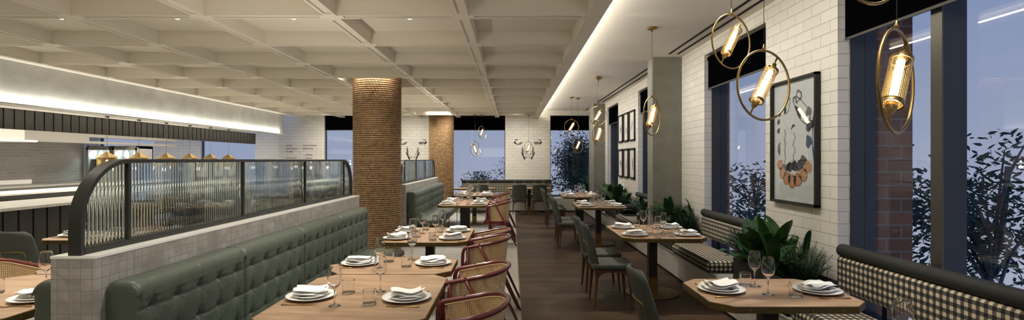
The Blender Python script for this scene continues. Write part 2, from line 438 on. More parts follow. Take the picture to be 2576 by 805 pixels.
# slot diffusers
for i, (a, b_) in enumerate(((1.5, 7.94), (8.75, 14.6), (15.95, 16.95))):
    t_ = thing('linear_diffuser', ['long black twin slot air diffuser in the smooth ceiling, nearest run', 'black twin slot air diffuser between the two grey columns', 'short black twin slot diffuser at the far wall'][i], 'air vent', (0, 0, ZC), group='slot diffusers in the ceiling')
    for x0 in (2.38, 2.51): obj('slot', MB().box((x0 - .018, a, -.006), (x0 + .018, b_, .001)), 'black_gap', t_)

# left bulkhead: concrete beam, soffit, fluted screen
struct('trim_2', MB().box((-7.0, -1.5, 2.39), (-6.87, 15.72, ZS)), 'concrete')
struct('ceiling_bar', MB().box((-13.8, -1.5, 2.43), (-6.93, 15.72, 2.47)), 'ceiling_white')
struct('trim_3', MB().box((-6.99, -1.5, 2.372), (-6.825, 15.80, 2.389)), 'concrete')
# far wall with five window openings
wins = [(-13.4, -11.6), (-10.1, -8.32), (-6.08, -4.35), (-1.95, -.22), (1.24, 2.62)]
ZW0, ZW1 = .42, 3.05
mb = MB(); xprev = -13.8
for a, b_ in wins:
    mb.box((xprev, YF, 0), (a, YF + .25, ZC)); mb.box((a, YF, 0), (b_, YF + .25, ZW0)); mb.box((a, YF, ZW1), (b_, YF + .25, ZC)); xprev = b_
mb.box((xprev, YF, 0), (2.9, YF + .25, ZC))
struct('wall_far', mb, 'white_brick')
def window_x(i, a, b_, n):
    w = thing('window_%d' % n, 'x x x x', 'x', (0, 0, 0)); del w['label']; del w['category']; w['kind'] = 'structure'
    f = MB()
    for x0 in (a, b_ - .022): f.box((x0, YF + .10, ZW0), (x0 + .022, YF + .19, ZW1))
    f.box((a, YF + .10, ZW0), (b_, YF + .19, ZW0 + .05)); f.box((a, YF + .10, ZW1 - .05), (b_, YF + .19, ZW1))
    obj('window_frame', f, 'frame_blue', w); obj('pane', MB().box((a + .022, YF + .14, ZW0 + .05), (b_ - .022, YF + .146, ZW1 - .05)), 'window_glass', w)
far_words = ['behind the bar, leftmost', 'behind the bar, left of the lettering', 'right of the lettering', 'beside the far rope column', 'right of the bull drawing']
for i, (a, b_) in enumerate(wins):
    window_x(i, a, b_, i + 1)
    bl = thing('roller_blind', 'black roller blind on the far window ' + far_words[i], 'blind', (0, 0, 0), group='black roller blinds')
    obj('fabric', MB().box((a + .01, YF + .055, 2.585), (b_ - .01, YF + .062, 3.04)), 'black_cloth', bl)
    obj('bottom_bar', MB().box((a + .01, YF + .05, 2.57), (b_ - .01, YF + .066, 2.588)), 'graphite', bl)
# right wall: brick piers between windows
XW = 2.65
pier = [(4.27, 5.48, 3.26), (7.23, 8.5, 3.0), (11.03, 13.1, 3.0), (14.6, YF + .25, 3.0)]
for i, (a, b_, xo) in enumerate(pier):
    struct('wall_right' if i == 0 else 'wall_right_%d' % (i + 1), MB().box((XW, a, 0), (2.92, b_, ZC)), 'white_brick')
    struct('wall_right_outer_%d' % (i + 1), MB().box((2.921, a + .001, 0), (xo, b_, ZC)), 'outside_brick')
wr = [(.6, 4.27), (5.48, 7.23), (8.5, 11.03), (13.1, 14.6)]
for i, (a, b_) in enumerate(wr):
    struct('trim_%d' % (i + 4), MB().box((XW, a, ZW1), (2.92, b_, ZC)).box((XW, a, 0), (2.92, b_, .32)), 'white_brick')
    w = bpy.data.objects.new('window_%d' % (6 + i), None); COL.objects.link(w); w['kind'] = 'structure'
    f = MB()
    jw = .012
    f.box((2.751, b_ - jw, .32), (2.95, b_, ZW1)).box((2.751, a, .32), (2.95, a + jw, ZW1)).box((2.80, a, .32), (2.95, b_, .37)).box((2.80, a, ZW1 - .05), (2.95, b_, ZW1))
    obj('window_frame', f, 'frame_blue', w)
    if i == 0:
        for y0 in (3.35, 1.9):
            obj('mullion', MB().box((2.758, y0, .36), (2.905, y0 + .09, ZW1 - .04)), 'frame_blue', w)
            obj('mullion_cap', MB().box((2.745, y0 - .001, .36), (2.757, y0 + .091, ZW1 - .04)), 'frame_metal', w)
    obj('pane', MB().box((2.86, a + jw, .36), (2.866, b_ - jw, ZW1 - .04)), 'window_glass', w)
    bl = thing('roller_blind', 'black roller blind over the side window ' + ['nearest the camera', 'between the framed painting and the near grey column', 'beyond the near grey column', 'beyond the six small pictures'][i], 'blind', (0, 0, 0), group='black roller blinds')
    obj('fabric', MB().box((2.692, a + .03, 2.59), (2.698, b_ - .03, 3.00)), 'black_cloth', bl)
    obj('bottom_bar', MB().box((2.688, a + .03, 2.575), (2.702, b_ - .03, 2.595)), 'graphite', bl)
    tb = MB().cyl((0, 0, 0), .035, 0, b_ - a - .02, 16).xf(Matrix.Translation((2.72, b_ - .01, 3.0)) @ Matrix.Rotation(pi / 2, 4, 'X'))
    obj('roller_tube', tb, 'black_cloth', bl)
# grey rendered columns on the window side
for nm, lb, a in (('square_column', 'wide grey rendered column standing against the window wall, nearer one', ((2.196, 8.19), (2.66, 8.5))),
                  ('square_column', 'grey rendered column standing against the window wall near the far end', ((2.33, 14.95), (2.66, 15.88)))):
    o = obj('square_column', MB().box((a[0][0], a[0][1], 0), (a[1][0], a[1][1], ZC)), 'grey_render')
    o['kind'] = 'structure'; o.name = 'wall_column'
# built-in tiled ledge on window side and under the far windows
struct('trim_9', MB().box((2.215, .3, .04), (XW, 16.3, .33)), 'bench_tile')
struct('trim_10', MB().box((-1.62, 16.3, .04), (2.65, YF, .42)), 'bench_tile')
struct('baseboard_right', MB().box((2.225, .3, 0), (XW, 16.3, .04)), 'black_gap')
struct('baseboard_far', MB().box((-1.62, 16.31, 0), (2.65, YF, .04)), 'black_gap')
struct('trim_11', MB().box((2.205, .3, .33), (XW, 16.3, .342)), 'grey_render')
# kitchen walls
struct('wall_kitchen', MB().box((-10.0, 5.0, 0), (-9.8, 12.0, 2.43)), 'grey_brick')
struct('wall_rear', MB().box((-14.0, -1.7, 0), (2.9, -1.5, ZC)), 'white_brick')
struct('wall_left', MB().box((-14.0, -1.5, 0), (-13.8, YF + .25, ZC)), 'white_brick')

# ================================================================== rope columns
def rope_mesh(r, h, pitch=.036):
    mb = MB(); n = 240; rows = int(h / pitch); sub = 5; N = 48
    vs = []
    tot = rows * sub
    for i in range(tot + 1):
        z = i * h / tot; ph = (i % sub) / sub if i < tot else 0
        q = (i / sub) % 1.0
        for k in range(n):
            th = 2 * pi * k / n
            bulge = sqrt(max(0, 1 - (2 * q - 1) ** 2)) * .021
            tw = .0055 * sin(N * th + (q) * 4.5 + (i // sub) * 1.9)
            rr = r - .021 + bulge + (tw if 0 < q < 1 else 0)
            vs.append((rr * cos(th), rr * sin(th), z))
    fs = [(i * n + k, i * n + (k + 1) % n, (i + 1) * n + (k + 1) % n, (i + 1) * n + k) for i in range(tot) for k in range(n)]
    return mb.add(vs, fs, True)
rc = obj('rope_column', rope_mesh(.415, 3.10), 'rope', loc=(-2.375, 9.25, .0)); tag(rc, 'thick round column wound in brown rope beside the near tufted bench', 'column')
rc = obj('rope_column', rope_mesh(.385, 3.10), 'rope', loc=(-2.20, 16.35, .0)); tag(rc, 'round rope-wound column at the far end beside the far bench', 'column')
light('AREA', 'column_light', (-2.375, 8.79, 3.11), 9 * K, WARM, (0, 0, 0), .8, .05)
light('AREA', 'column_light', (-2.20, 15.92, 3.11), 9 * K, WARM, (0, 0, 0), .7, .05)

# ================================================================== partitions with reeded glass
def partition(y0, y1, where, zc=1.155):
    t_ = thing('partition_wall', 'low grey tiled partition wall with pale stone cap ' + where, 'partition', (0, 0, 0), group='low tiled partitions')
    obj('tiled_body', MB().box((-2.18, y0, 0), (-1.97, y1, zc - .012)), 'partition_tile', t_)
    obj('cap', MB().box((-2.182, y0 - .002, zc - .012), (-1.968, y1 + .002, zc)), 'cap_stone', t_)
    g = thing('glass_screen', 'arched reeded glass screen in dark metal frame, standing on partition ' + where, 'glass screen', (0, 0, 0), group='reeded glass screens')
    a, b_ = y0 + .01, y1 - .04; zt = 1.615; Rr = .32
    xa, xb = -2.107, -2.045
    def outline(off):
        pts = [(a + off, zc)]
        for k in range(25):
            th = pi - k * pi / 48; pts.append((a + Rr + (Rr - off) * cos(th), zt - Rr + (Rr - off) * sin(th)))
        for k in range(25):
            th = pi / 2 - k * pi / 48; pts.append((b_ - Rr + (Rr - off) * cos(th), zt - Rr + (Rr - off) * sin(th)))
        pts.append((b_ - off, zc)); return pts
    o1, o2 = outline(0), outline(.021); n = len(o1); vs = []; fs = []
    for (p, q) in zip(o1, o2):
        vs += [(xa, p[0], p[1]), (xb, p[0], p[1]), (xb, q[0], q[1]), (xa, q[0], q[1])]
    for i in range(n - 1):
        for k in range(4): fs.append((i * 4 + k, i * 4 + (k + 1) % 4, (i + 1) * 4 + (k + 1) % 4, (i + 1) * 4 + k))
    fs += [(3, 2, 1, 0), (4 * n - 4, 4 * n - 3, 4 * n - 2, 4 * n - 1)]
    fr_ = MB().add(vs, fs)
    fr_.box((xa + .005, a + .03, zc + .0005), (xb - .005, b_ - .03, zc + .032))
    obj('frame', fr_, 'graphite', g)
    L = b_ - a - 2 * Rr; posts = [a + Rr + L * k / 3 for k in range(4)]
    for y in posts: obj('post', MB().box((xb - .022, y - .009, zc + .03), (xb - .001, y + .009, zt - .015)), 'graphite', g)
    # reeded panes: fluted toward the dining side
    def top(y):
        if y < a + Rr: return zt - Rr + sqrt(max(0, Rr ** 2 - (a + Rr - y) ** 2)) - .02
        if y > b_ - Rr: return zt - Rr + sqrt(max(0, Rr ** 2 - (y - b_ + Rr) ** 2)) - .02
        return zt - .02
    segs = [(a + .018, posts[0] - .009)] + [(posts[k] + .009, posts[k + 1] - .009) for k in range(3)] + [(posts[3] + .009, b_ - .018)]
    pit = .024
    for (s0, s1) in segs:
        nn = max(3, round((s1 - s0) / pit)); st = 6; tot = nn * st
        vs = []; fs = []
        for i in range(tot + 1):
            y = s0 + (s1 - s0) * i / tot; q = (i % st) / st
            d_ = .0065 * sqrt(max(0, 1 - (2 * q - 1) ** 2))
            zz = max(top(y), zc + .06)
            for z in (zc + .03, zz): vs += [(-2.072 + .003 + d_, y, z), (-2.080, y, z)]
        for i in range(tot):
            o_ = i * 4; p_ = o_ + 4
            fs += [(o_, p_, p_ + 2, o_ + 2), (o_ + 1, o_ + 3, p_ + 3, p_ + 1), (o_ + 2, p_ + 2, p_ + 3, o_ + 3), (o_, o_ + 1, p_ + 1, p_)]
        fs += [(0, 2, 3, 1), (tot * 4, tot * 4 + 1, tot * 4 + 3, tot * 4 + 2)]
        mb = MB().add(vs, fs, False)
        obj('reeded_pane', mb, 'reeded_glass', g)
partition(2.48, 6.77, 'behind the near tufted bench')
partition(9.72, 13.98, 'behind the farther tufted bench')

# ================================================================== tufted banquettes
def back_mesh(L, zb=.40, zt=1.02, th=.165):
    """local: y 0..L, x 0 = wall side, x th = front"""
    mb = MB(); prof = []; r = .065
    prof.append((.0, zt - .10)); prof.append((.0, zt - .03))
    for k in range(5): a_ = pi - k * pi / 8; prof.append((.03 + .03 * cos(a_), zt - .03 + .03 * sin(a_)))
    for k in range(9): a_ = pi / 2 - k * pi / 16; prof.append((th - r + r * cos(a_), zt - r + r * sin(a_)))
    nz_ = 70
    for k in range(1, nz_ + 1): prof.append((th, zt - r - (zt - r - zb) * k / nz_))
    prof.append((.02, zb))
    ny = max(20, int(L / .0075)); cols = 5
    pit = L / cols; vs = []
    rowz = [.875, .71, .545]
    for i in range(ny + 1):
        y = L * i / ny
        u = (y / pit) % 1.0; du = min(u, 1 - u) * pit       # distance to module seam lines at multiples
        uc = abs(((y / pit) - .5) % 1.0); dc = min(uc, 1 - uc) * pit   # distance to button columns (centred)
        edge = min(y, L - y); er = .03 if edge < .03 else 0
        for (x, z) in prof:
            d_ = 0
            front = x > th - r - .001
            if x > .05:
                seamfade = 1.0 if z < .90 else max(0, 1 - (z - .90) / .16) * .55 + .25
                d_ += .011 * exp(-dc / .007) * seamfade
                if front and z < .93:
                    for rz in rowz:
                        dz_ = abs(z - rz)
                        if dz_ < .09:
                            d_ += .008 * exp(-dz_ / .008)
                            dd = sqrt(dc * dc + dz_ * dz_); d_ += .036 * exp(-dd / .028)
                            sy_ = ((y / pit) % 1.0 - .5) * pit; an = atan2(z - rz, sy_); d_ += .0032 * sin(an * 11 + rz * 50 + int(y / pit) * 2.3) * exp(-abs(dd - .03) / .028)
                    d_ += .0018 * sin(y * 190 + z * 60) * exp(-dc / .04)
            puff = 0
            if edge < .035: puff = .035 - sqrt(max(0, .035 ** 2 - (.035 - edge) ** 2))
            if z >= zt - .08 and x < th - .001:       # top part pushes down
                vs.append((x, y, z - d_ * .8 - puff * .8))
            else:
                vs.append((x - d_ - puff * (.8 if x > .03 else 0), y, z))
    m_ = len(prof)
    fs = [(i * m_ + k, (i + 1) * m_ + k, (i + 1) * m_ + k + 1, i * m_ + k + 1) for i in range(ny) for k in range(m_ - 1)]
    fs += [tuple(range(m_)), tuple(ny * m_ + k for k in range(m_))[::-1]]
    fs = [f[::-1] for f in fs]
    return mb.add(vs, fs, True)
Lm = 1.015
BACK = back_mesh(Lm).mesh('backrest', 'leather')
def hairpin():
    return MB().tube([(-.035, 0, .36), (-.012, 0, .012), (0, 0, .006), (.012, 0, .012), (.035, 0, .36)], .006, 8)
def banquette(x, y0, flip, lab, nmod=4):
    t_ = thing('tufted_bench', lab, 'bench', (x, y0, 0), pi if flip else 0, 'green leather benches')
    if flip: t_.location = (x, y0 + nmod * Lm, 0)
    for k in range(nmod): o = obj('backrest', BACK, None, t_, loc=(.004, k * Lm, 0))
    L = nmod * Lm
    obj('seat', MB().rbox((.03, .01, .365), (.63, L - .01, .50), .055, 5), 'leather', t_)
    obj('seat_base', MB().box((.05, .03, .345), (.60, L - .03, .368)), 'graphite', t_)
    for (xx, yy) in ((.55, .3), (.55, L / 2), (.55, L - .3), (.10, .3), (.10, L / 2), (.10, L - .3)):
        obj('leg', hairpin().xf(Matrix.Rotation(pi / 2, 4, 'Z')), 'graphite', t_, loc=(xx, yy, -.004))
    return t_
banquette(-1.97, 2.54, False, 'green tufted leather bench against the near tiled partition, seat toward the aisle')
banquette(-1.97, 9.80, False, 'green tufted leather bench on hairpin legs beyond the big rope column')
banquette(-2.18, 2.56, True, 'dark green leather bench on the bar side of the near partition')

# ================================================================== tables
def octo(w, d, c):
    return [(-w / 2 + c, -d / 2), (w / 2 - c, -d / 2), (w / 2, -d / 2 + c), (w / 2, d / 2 - c), (w / 2 - c, d / 2), (-w / 2 + c, d / 2), (-w / 2, d / 2 - c), (-w / 2, -d / 2 + c)]
def table(x0, x1, y0, y1, label, base='round', post=.10, chamfer=.11):
    w, d = x1 - x0, y1 - y0
    t_ = thing('dining_table', label, 'table', ((x0 + x1) / 2, (y0 + y1) / 2, 0), 0, 'octagonal wooden tables')
    obj('tabletop', MB().prism(octo(w - .006, d - .006, chamfer), .712, .75), 'table_wood', t_, bevel=.002)
    band = MB(); P0 = octo(w, d, chamfer); P1 = octo(w - .007, d - .007, chamfer)
    n = 8; vs = [(x, y, z) for z in (.708, .746) for x, y in P0] + [(x, y, z) for z in (.708, .746) for x, y in P1]
    fs = []
    for i in range(8):
        j = (i + 1) % 8
        fs += [(i, j, 8 + j, 8 + i), (16 + j, 16 + i, 24 + i, 24 + j), (8 + i, 8 + j, 24 + j, 24 + i), (j, i, 16 + i, 16 + j)]
    band.add(vs, fs); 
    obj('edge_band', band, 'brass_dark', t_)
    st = MB()
    for i in range(8):
        a_ = Vector(P0[i]); b_ = Vector(P0[(i + 1) % 8]); Ls = (b_ - a_).length; k = max(1, int(Ls / .17))
        nrm = Vector(((b_ - a_).y, -(b_ - a_).x)).normalized()
        for q in range(k):
            p = a_.lerp(b_, (q + .5) / k) + nrm * .001
            st.tube([(p.x, p.y, .728), (p.x + nrm.x * .002, p.y + nrm.y * .002, .728)], [.005, .003], 8)
    o = obj('edge_studs', st, 'brass_bright', t_)
    h = post / 2
    obj('post', MB().box((-h, -h, .02), (h, h, .71)), 'dark_post', t_, bevel=.004)
    if base == 'round':
        obj('collar', MB().box((-h - .004, -h - .004, .018), (h + .004, h + .004, .20)), 'brass', t_)
        obj('base_plate', MB().lathe([(0, 0), (.318, 0), (.318, .014), (.305, .020), (0, .022)], 48), 'brass_dark', t_)
    else:
        obj('base_plate', MB().lathe([(0, 0), (.33, 0), (.33, .014), (.31, .02), (0, .022)], 48), 'graphite', t_)
    return t_

# ------------------------------------------------------------------ tableware prototypes (placed below)
def wineglass():
    o_ = [(0.0, .0), (.032, .0), (.0345, .0004), (.035, .0014), (.034, .0024), (.030, .003), (.012, .006), (.0045, .014), (.0038, .05), (.004, .10), (.012, .108), (.028, .122), (.038, .142), (.0415, .165), (.040, .19), (.036, .215), (.0329, .2365), (.0326, .2392), (.0323, .2398)]
    i_ = [(.0320, .24), (.0317, .2396), (.0316, .2365), (.0348, .215), (.0388, .19), (.0402, .165), (.0367, .142), (.027, .125), (.011, .1125), (0, .111)]
    return MB().lathe(o_ + i_, 28)
def tumbler():
    return MB().lathe([(0, 0), (.033, 0), (.036, .0004), (.0382, .002), (.039, .0045), (.039, .010), (.039, .082), (.039, .0855), (.0386, .0868), (.0378, .0874), (.0370, .0868), (.0366, .0855), (.0366, .082), (.0366, .017), (.0362, .0135), (.034, .011), (.030, .010), (0, .010)], 32)
def plate(r, h):
    return MB().lathe([(0, 0), (r * .55, 0), (r * .58, .003), (r * .72, .004), (r, h), (r * .995, h + .004), (r * .70, .010), (r * .60, .007), (0, .007)], 40)
def napkin(seed):
    rnd = random.Random(seed); mb = MB()
    a_ = rnd.uniform(-.15, .15)
    for lay in range(3):
        n = 14; w, d = .105 - lay * .006, .072 - lay * .005; ox, oy = rnd.uniform(-.008, .008), rnd.uniform(-.006, .006)
        ph = rnd.uniform(0, 6); vs = []; fs = []
        for s_ in (0, 1):
            for i in range(n + 1):
                for j in range(n + 1):
                    u, v_ = i / n * 2 - 1, j / n * 2 - 1
                    x = u * w + .006 * sin(v_ * 3 + ph); y = v_ * d + .005 * sin(u * 4 + ph)
                    z = .004 + lay * .014 + .006 * sin(u * 3.0 + ph) + .005 * sin(v_ * 5 + ph * 2) + .009 * (u * u)
                    if s_ == 0: z -= .0065
                    e_ = max(abs(u), abs(v_)); z += (.003 if s_ == 0 else -.003) * max(0, (e_ - .85) / .15)
                    c, s2 = cos(a_ + lay * .12), sin(a_ + lay * .12)
                    vs.append((x * c - y * s2 + ox, x * s2 + y * c + oy, max(z, .0) + .001))
        m_ = (n + 1) ** 2
        for i in range(n):
            for j in range(n):
                q = (i * (n + 1) + j, (i + 1) * (n + 1) + j, (i + 1) * (n + 1) + j + 1, i * (n + 1) + j + 1)
                fs.append(q[::-1]); fs.append(tuple(m_ + k for k in q))
        for i in range(n):
            for (p, q) in (((i * (n + 1)), ((i + 1) * (n + 1))), ((i + 1) * (n + 1) + n, i * (n + 1) + n), (i + 1, i), (n * (n + 1) + i, n * (n + 1) + i + 1)):
                fs.append((p, q, m_ + q, m_ + p))
        mb.add(vs, fs, True)
    return mb
def knife():
    mb = MB(); mb.tube([(-.10, 0, .004), (-.09, 0, .0055), (-.02, 0, .005), (0, 0, .0045)], [.003, .0045, .004, .003], 8)
    mb.prism([(0, -.004), (.02, -.008), (.09, -.009), (.115, 0), (0, .004)], .003, .005); return mb
def fork():
    mb = MB(); mb.tube([(-.10, 0, .004), (-.09, 0, .0055), (-.02, 0, .004), (.03, 0, .004)], [.003, .0045, .003, .0025], 8)
    mb.prism([(.03, -.004), (.05, -.011), (.06, -.011), (.06, .011), (.05, .011), (.03, .004)], .003, .005)
    for k in range(4):
        y = -.0095 + k * .00633; mb.prism([(.06, y - .0015), (.095, y - .0012), (.095, y + .0012), (.06, y + .0015)], .003, .005)
    return mb
M_WG = wineglass().mesh('wine_glass', 'drinking_glass'); M_TU = tumbler().mesh('tumbler', 'drinking_glass')
M_P1 = plate(.150, .018).mesh('dinner_plate', 'porcelain'); M_P2 = plate(.105, .016).mesh('salad_plate', 'porcelain')
M_NK = [napkin(k).mesh('napkin', 'linen') for k in range(5)]; M_KN = knife().mesh('table_knife', 'brass_bright'); M_FK = fork().mesh('table_fork', 'brass_bright')
TZ = .7505
cnt = [0]
def put(name, me, x, y, z, rz, label, cat, group):
    o = bpy.data.objects.new(name, me); COL.objects.link(o); o.location = (x, y, z); o.rotation_euler = (0, 0, rz)
    return tag(o, label, cat, group)
def setting(x, y, face, seat, tab, glasses=True, cutlery=True, wg=(.21, -.19), tu=(.20, .11)):
    """face = angle the diner looks toward; seat & tab = words that name the place and the table"""
    cnt[0] += 1; rnd = random.Random(cnt[0] * 13)
    c, s_ = cos(face), sin(face)
    P_ = lambda a_, b_: (x + a_ * c - b_ * s_, y + a_ * s_ + b_ * c)
    where = '%s of %s' % (seat, tab)
    put('dinner_plate', M_P1, x, y, TZ, 0, 'large white plate, ' + where, 'plate', 'white dinner plates on the tables')
    put('salad_plate', M_P2, x + rnd.uniform(-.006, .006), y + rnd.uniform(-.006, .006), TZ + .0085, 0, 'small white upper plate, ' + where, 'plate', 'small white plates stacked on plates')
    put('napkin', M_NK[cnt[0] % 5], x, y, TZ + .024, face + pi / 2 + rnd.uniform(-.3, .3) + (pi / 2 if abs(c) > .5 else 0), 'folded white napkin, ' + where, 'napkin', 'folded white napkins')
    if cutlery:
        p = P_(-.01, -.175); put('table_knife', M_KN, p[0], p[1], TZ, face + rnd.uniform(-.05, .05), 'gold knife, ' + where, 'knife', 'gold knives')
        p = P_(-.01, .175); put('table_fork', M_FK, p[0], p[1], TZ, face + rnd.uniform(-.08, .08), 'gold fork, ' + where, 'fork', 'gold forks')
    if glasses:
        p = P_(*wg); put('wine_glass', M_WG, p[0], p[1], TZ, 0, 'stemmed wine glass, ' + where, 'wine glass', 'empty wine glasses')
        p = P_(*tu); put('tumbler', M_TU, p[0], p[1], TZ, 0, 'clear glass tumbler, ' + where, 'tumbler', 'clear tumblers')

XL0, XL1 = -1.42, -.47
table(XL0, XL1, 2.74, 3.94, 'large octagonal wooden table nearest the camera by the tufted bench')
table(XL0, XL1, 3.96, 4.66, 'small wooden table pushed against the nearest tufted-bench table')
table(XL0, XL1, 5.47, 6.68, 'octagonal wooden table in front of the big rope column')
table(XL0, XL1, 9.87, 11.35, 'long wooden table on thick square post at the second tufted bench', 'square', .19)
table(XL0, XL1, 12.60, 13.80, 'octagonal wooden table on round brass base at far end of second tufted bench')
xl, xr = XL0 + .165, XL1 - .18
setting(xl, 3.28, 0, 'bench seat', 'the nearest tufted-bench table'); setting(xr, 3.24, pi, 'aisle seat', 'the nearest tufted-bench table')
setting(xl, 4.33, 0, 'bench seat', 'the small joined table', tu=(.22, .10)); setting(xr, 4.33, pi, 'aisle seat', 'the small joined table')
for y, w in ((5.72, 'near'), (6.32, 'far')):
    setting(xl, y, 0, w + ' bench seat', 'the table before the big rope column', cutlery=(w == 'near')); setting(xr, y, pi, w + ' aisle seat', 'the table before the big rope column', cutlery=(w == 'near'))
for y, w in ((10.2, 'near'), (11.02, 'far')):
    setting(xl, y, 0, w + ' bench seat', 'the thick-posted table', cutlery=False); setting(xr, y, pi, w + ' aisle seat', 'the thick-posted table', cutlery=False)
for y, w in ((12.9, 'near'), (13.45, 'far')):
    setting(xl, y, 0, w + ' bench seat', 'the second bench\'s brass-based table', cutlery=False); setting(xr, y, pi, w + ' aisle seat', 'the second bench\'s brass-based table', cutlery=False)
# right row
table(1.2, 2.15, 1.55, 2.55, 'wooden table mostly outside the frame at the lower right corner')
table(1.2, 2.15, 3.08, 3.80, 'small octagonal wooden table nearest the camera by the gingham bench')
table(1.22, 2.17, 5.73, 6.96, 'octagonal wooden table on large brass disc by the second window')
table(1.20, 2.10, 9.43, 10.66, 'octagonal wooden table beyond the near grey column')
table(1.20, 2.10, 12.15, 13.60, 'wooden table on thick square post, farthest along the window wall', 'square', .19)
setting(1.375, 3.45, 0, 'aisle seat', 'the nearest window table', wg=(.26, -.10), tu=(.22, .14)); setting(1.985, 3.42, pi, 'window seat', 'the nearest window table', wg=(.33, -.16), tu=(.20, .12))
put('wine_glass', M_WG, 1.735, 2.33, TZ, 0, 'stemmed wine glass cut off by the lower right frame edge', 'wine glass', 'empty wine glasses')
for y, w in ((5.98, 'near'), (6.62, 'far')):
    setting(1.40, y, 0, w + ' aisle seat', 'the second window table'); setting(1.99, y, pi, w + ' window seat', 'the second window table')
for y, w in ((9.70, 'near'), (10.35, 'far')):
    setting(1.38, y, 0, w + ' aisle seat', 'the table past the near grey column', cutlery=False); setting(1.93, y, pi, w + ' window seat', 'the table past the near grey column', cutlery=False)
for y, w in ((12.5, 'near'), (13.2, 'far')):
    setting(1.38, y, 0, w + ' aisle seat', 'the farthest window table', cutlery=False); setting(1.93, y, pi, w + ' window seat', 'the farthest window table', cutlery=False)
# far end, along the gingham bench
table(-.14, 1.19, 15.78, 16.32, 'wooden table with two green chairs under the bull drawing', chamfer=.07)
table(-1.79, -.52, 15.78, 16.32, 'wooden table at the far bench beside the far rope column', chamfer=.07)
for x, w, tb in ((.22, 'left', 'the table under the bull drawing'), (.82, 'right', 'the table under the bull drawing'), (-1.5, 'left', 'the table by the far rope column'), (-.88, 'right', 'the table by the far rope column')):
    for dx, u in ((-.14, 'left'), (.14, 'right')):
        put('wine_glass', M_WG, x + dx, 16.05, TZ, 0, 'wine glass, %s of the %s pair on %s' % (u, w, tb), 'wine glass', 'empty wine glasses')
# bar side of the near partition (mirrored row)
table(-3.70, -2.76, 2.74, 3.94, 'wooden table at the left frame edge behind the partition')
table(-3.70, -2.76, 3.96, 4.66, 'small wooden table pushed behind the left edge table')
table(-5.14, -4.20, 5.62, 6.50, 'wooden table near the bar, cut by the glass screen')
setting(-2.92, 3.24, pi, 'bench seat', 'the left edge table', wg=(.24, -.32)); setting(-3.53, 3.28, 0, 'chair seat', 'the left edge table')
setting(-4.96, 5.95, 0, 'left seat', 'the table near the bar', wg=(.32, .35), tu=(.30, .20)); setting(-4.38, 6.05, pi, 'right seat', 'the table near the bar', cutlery=False)

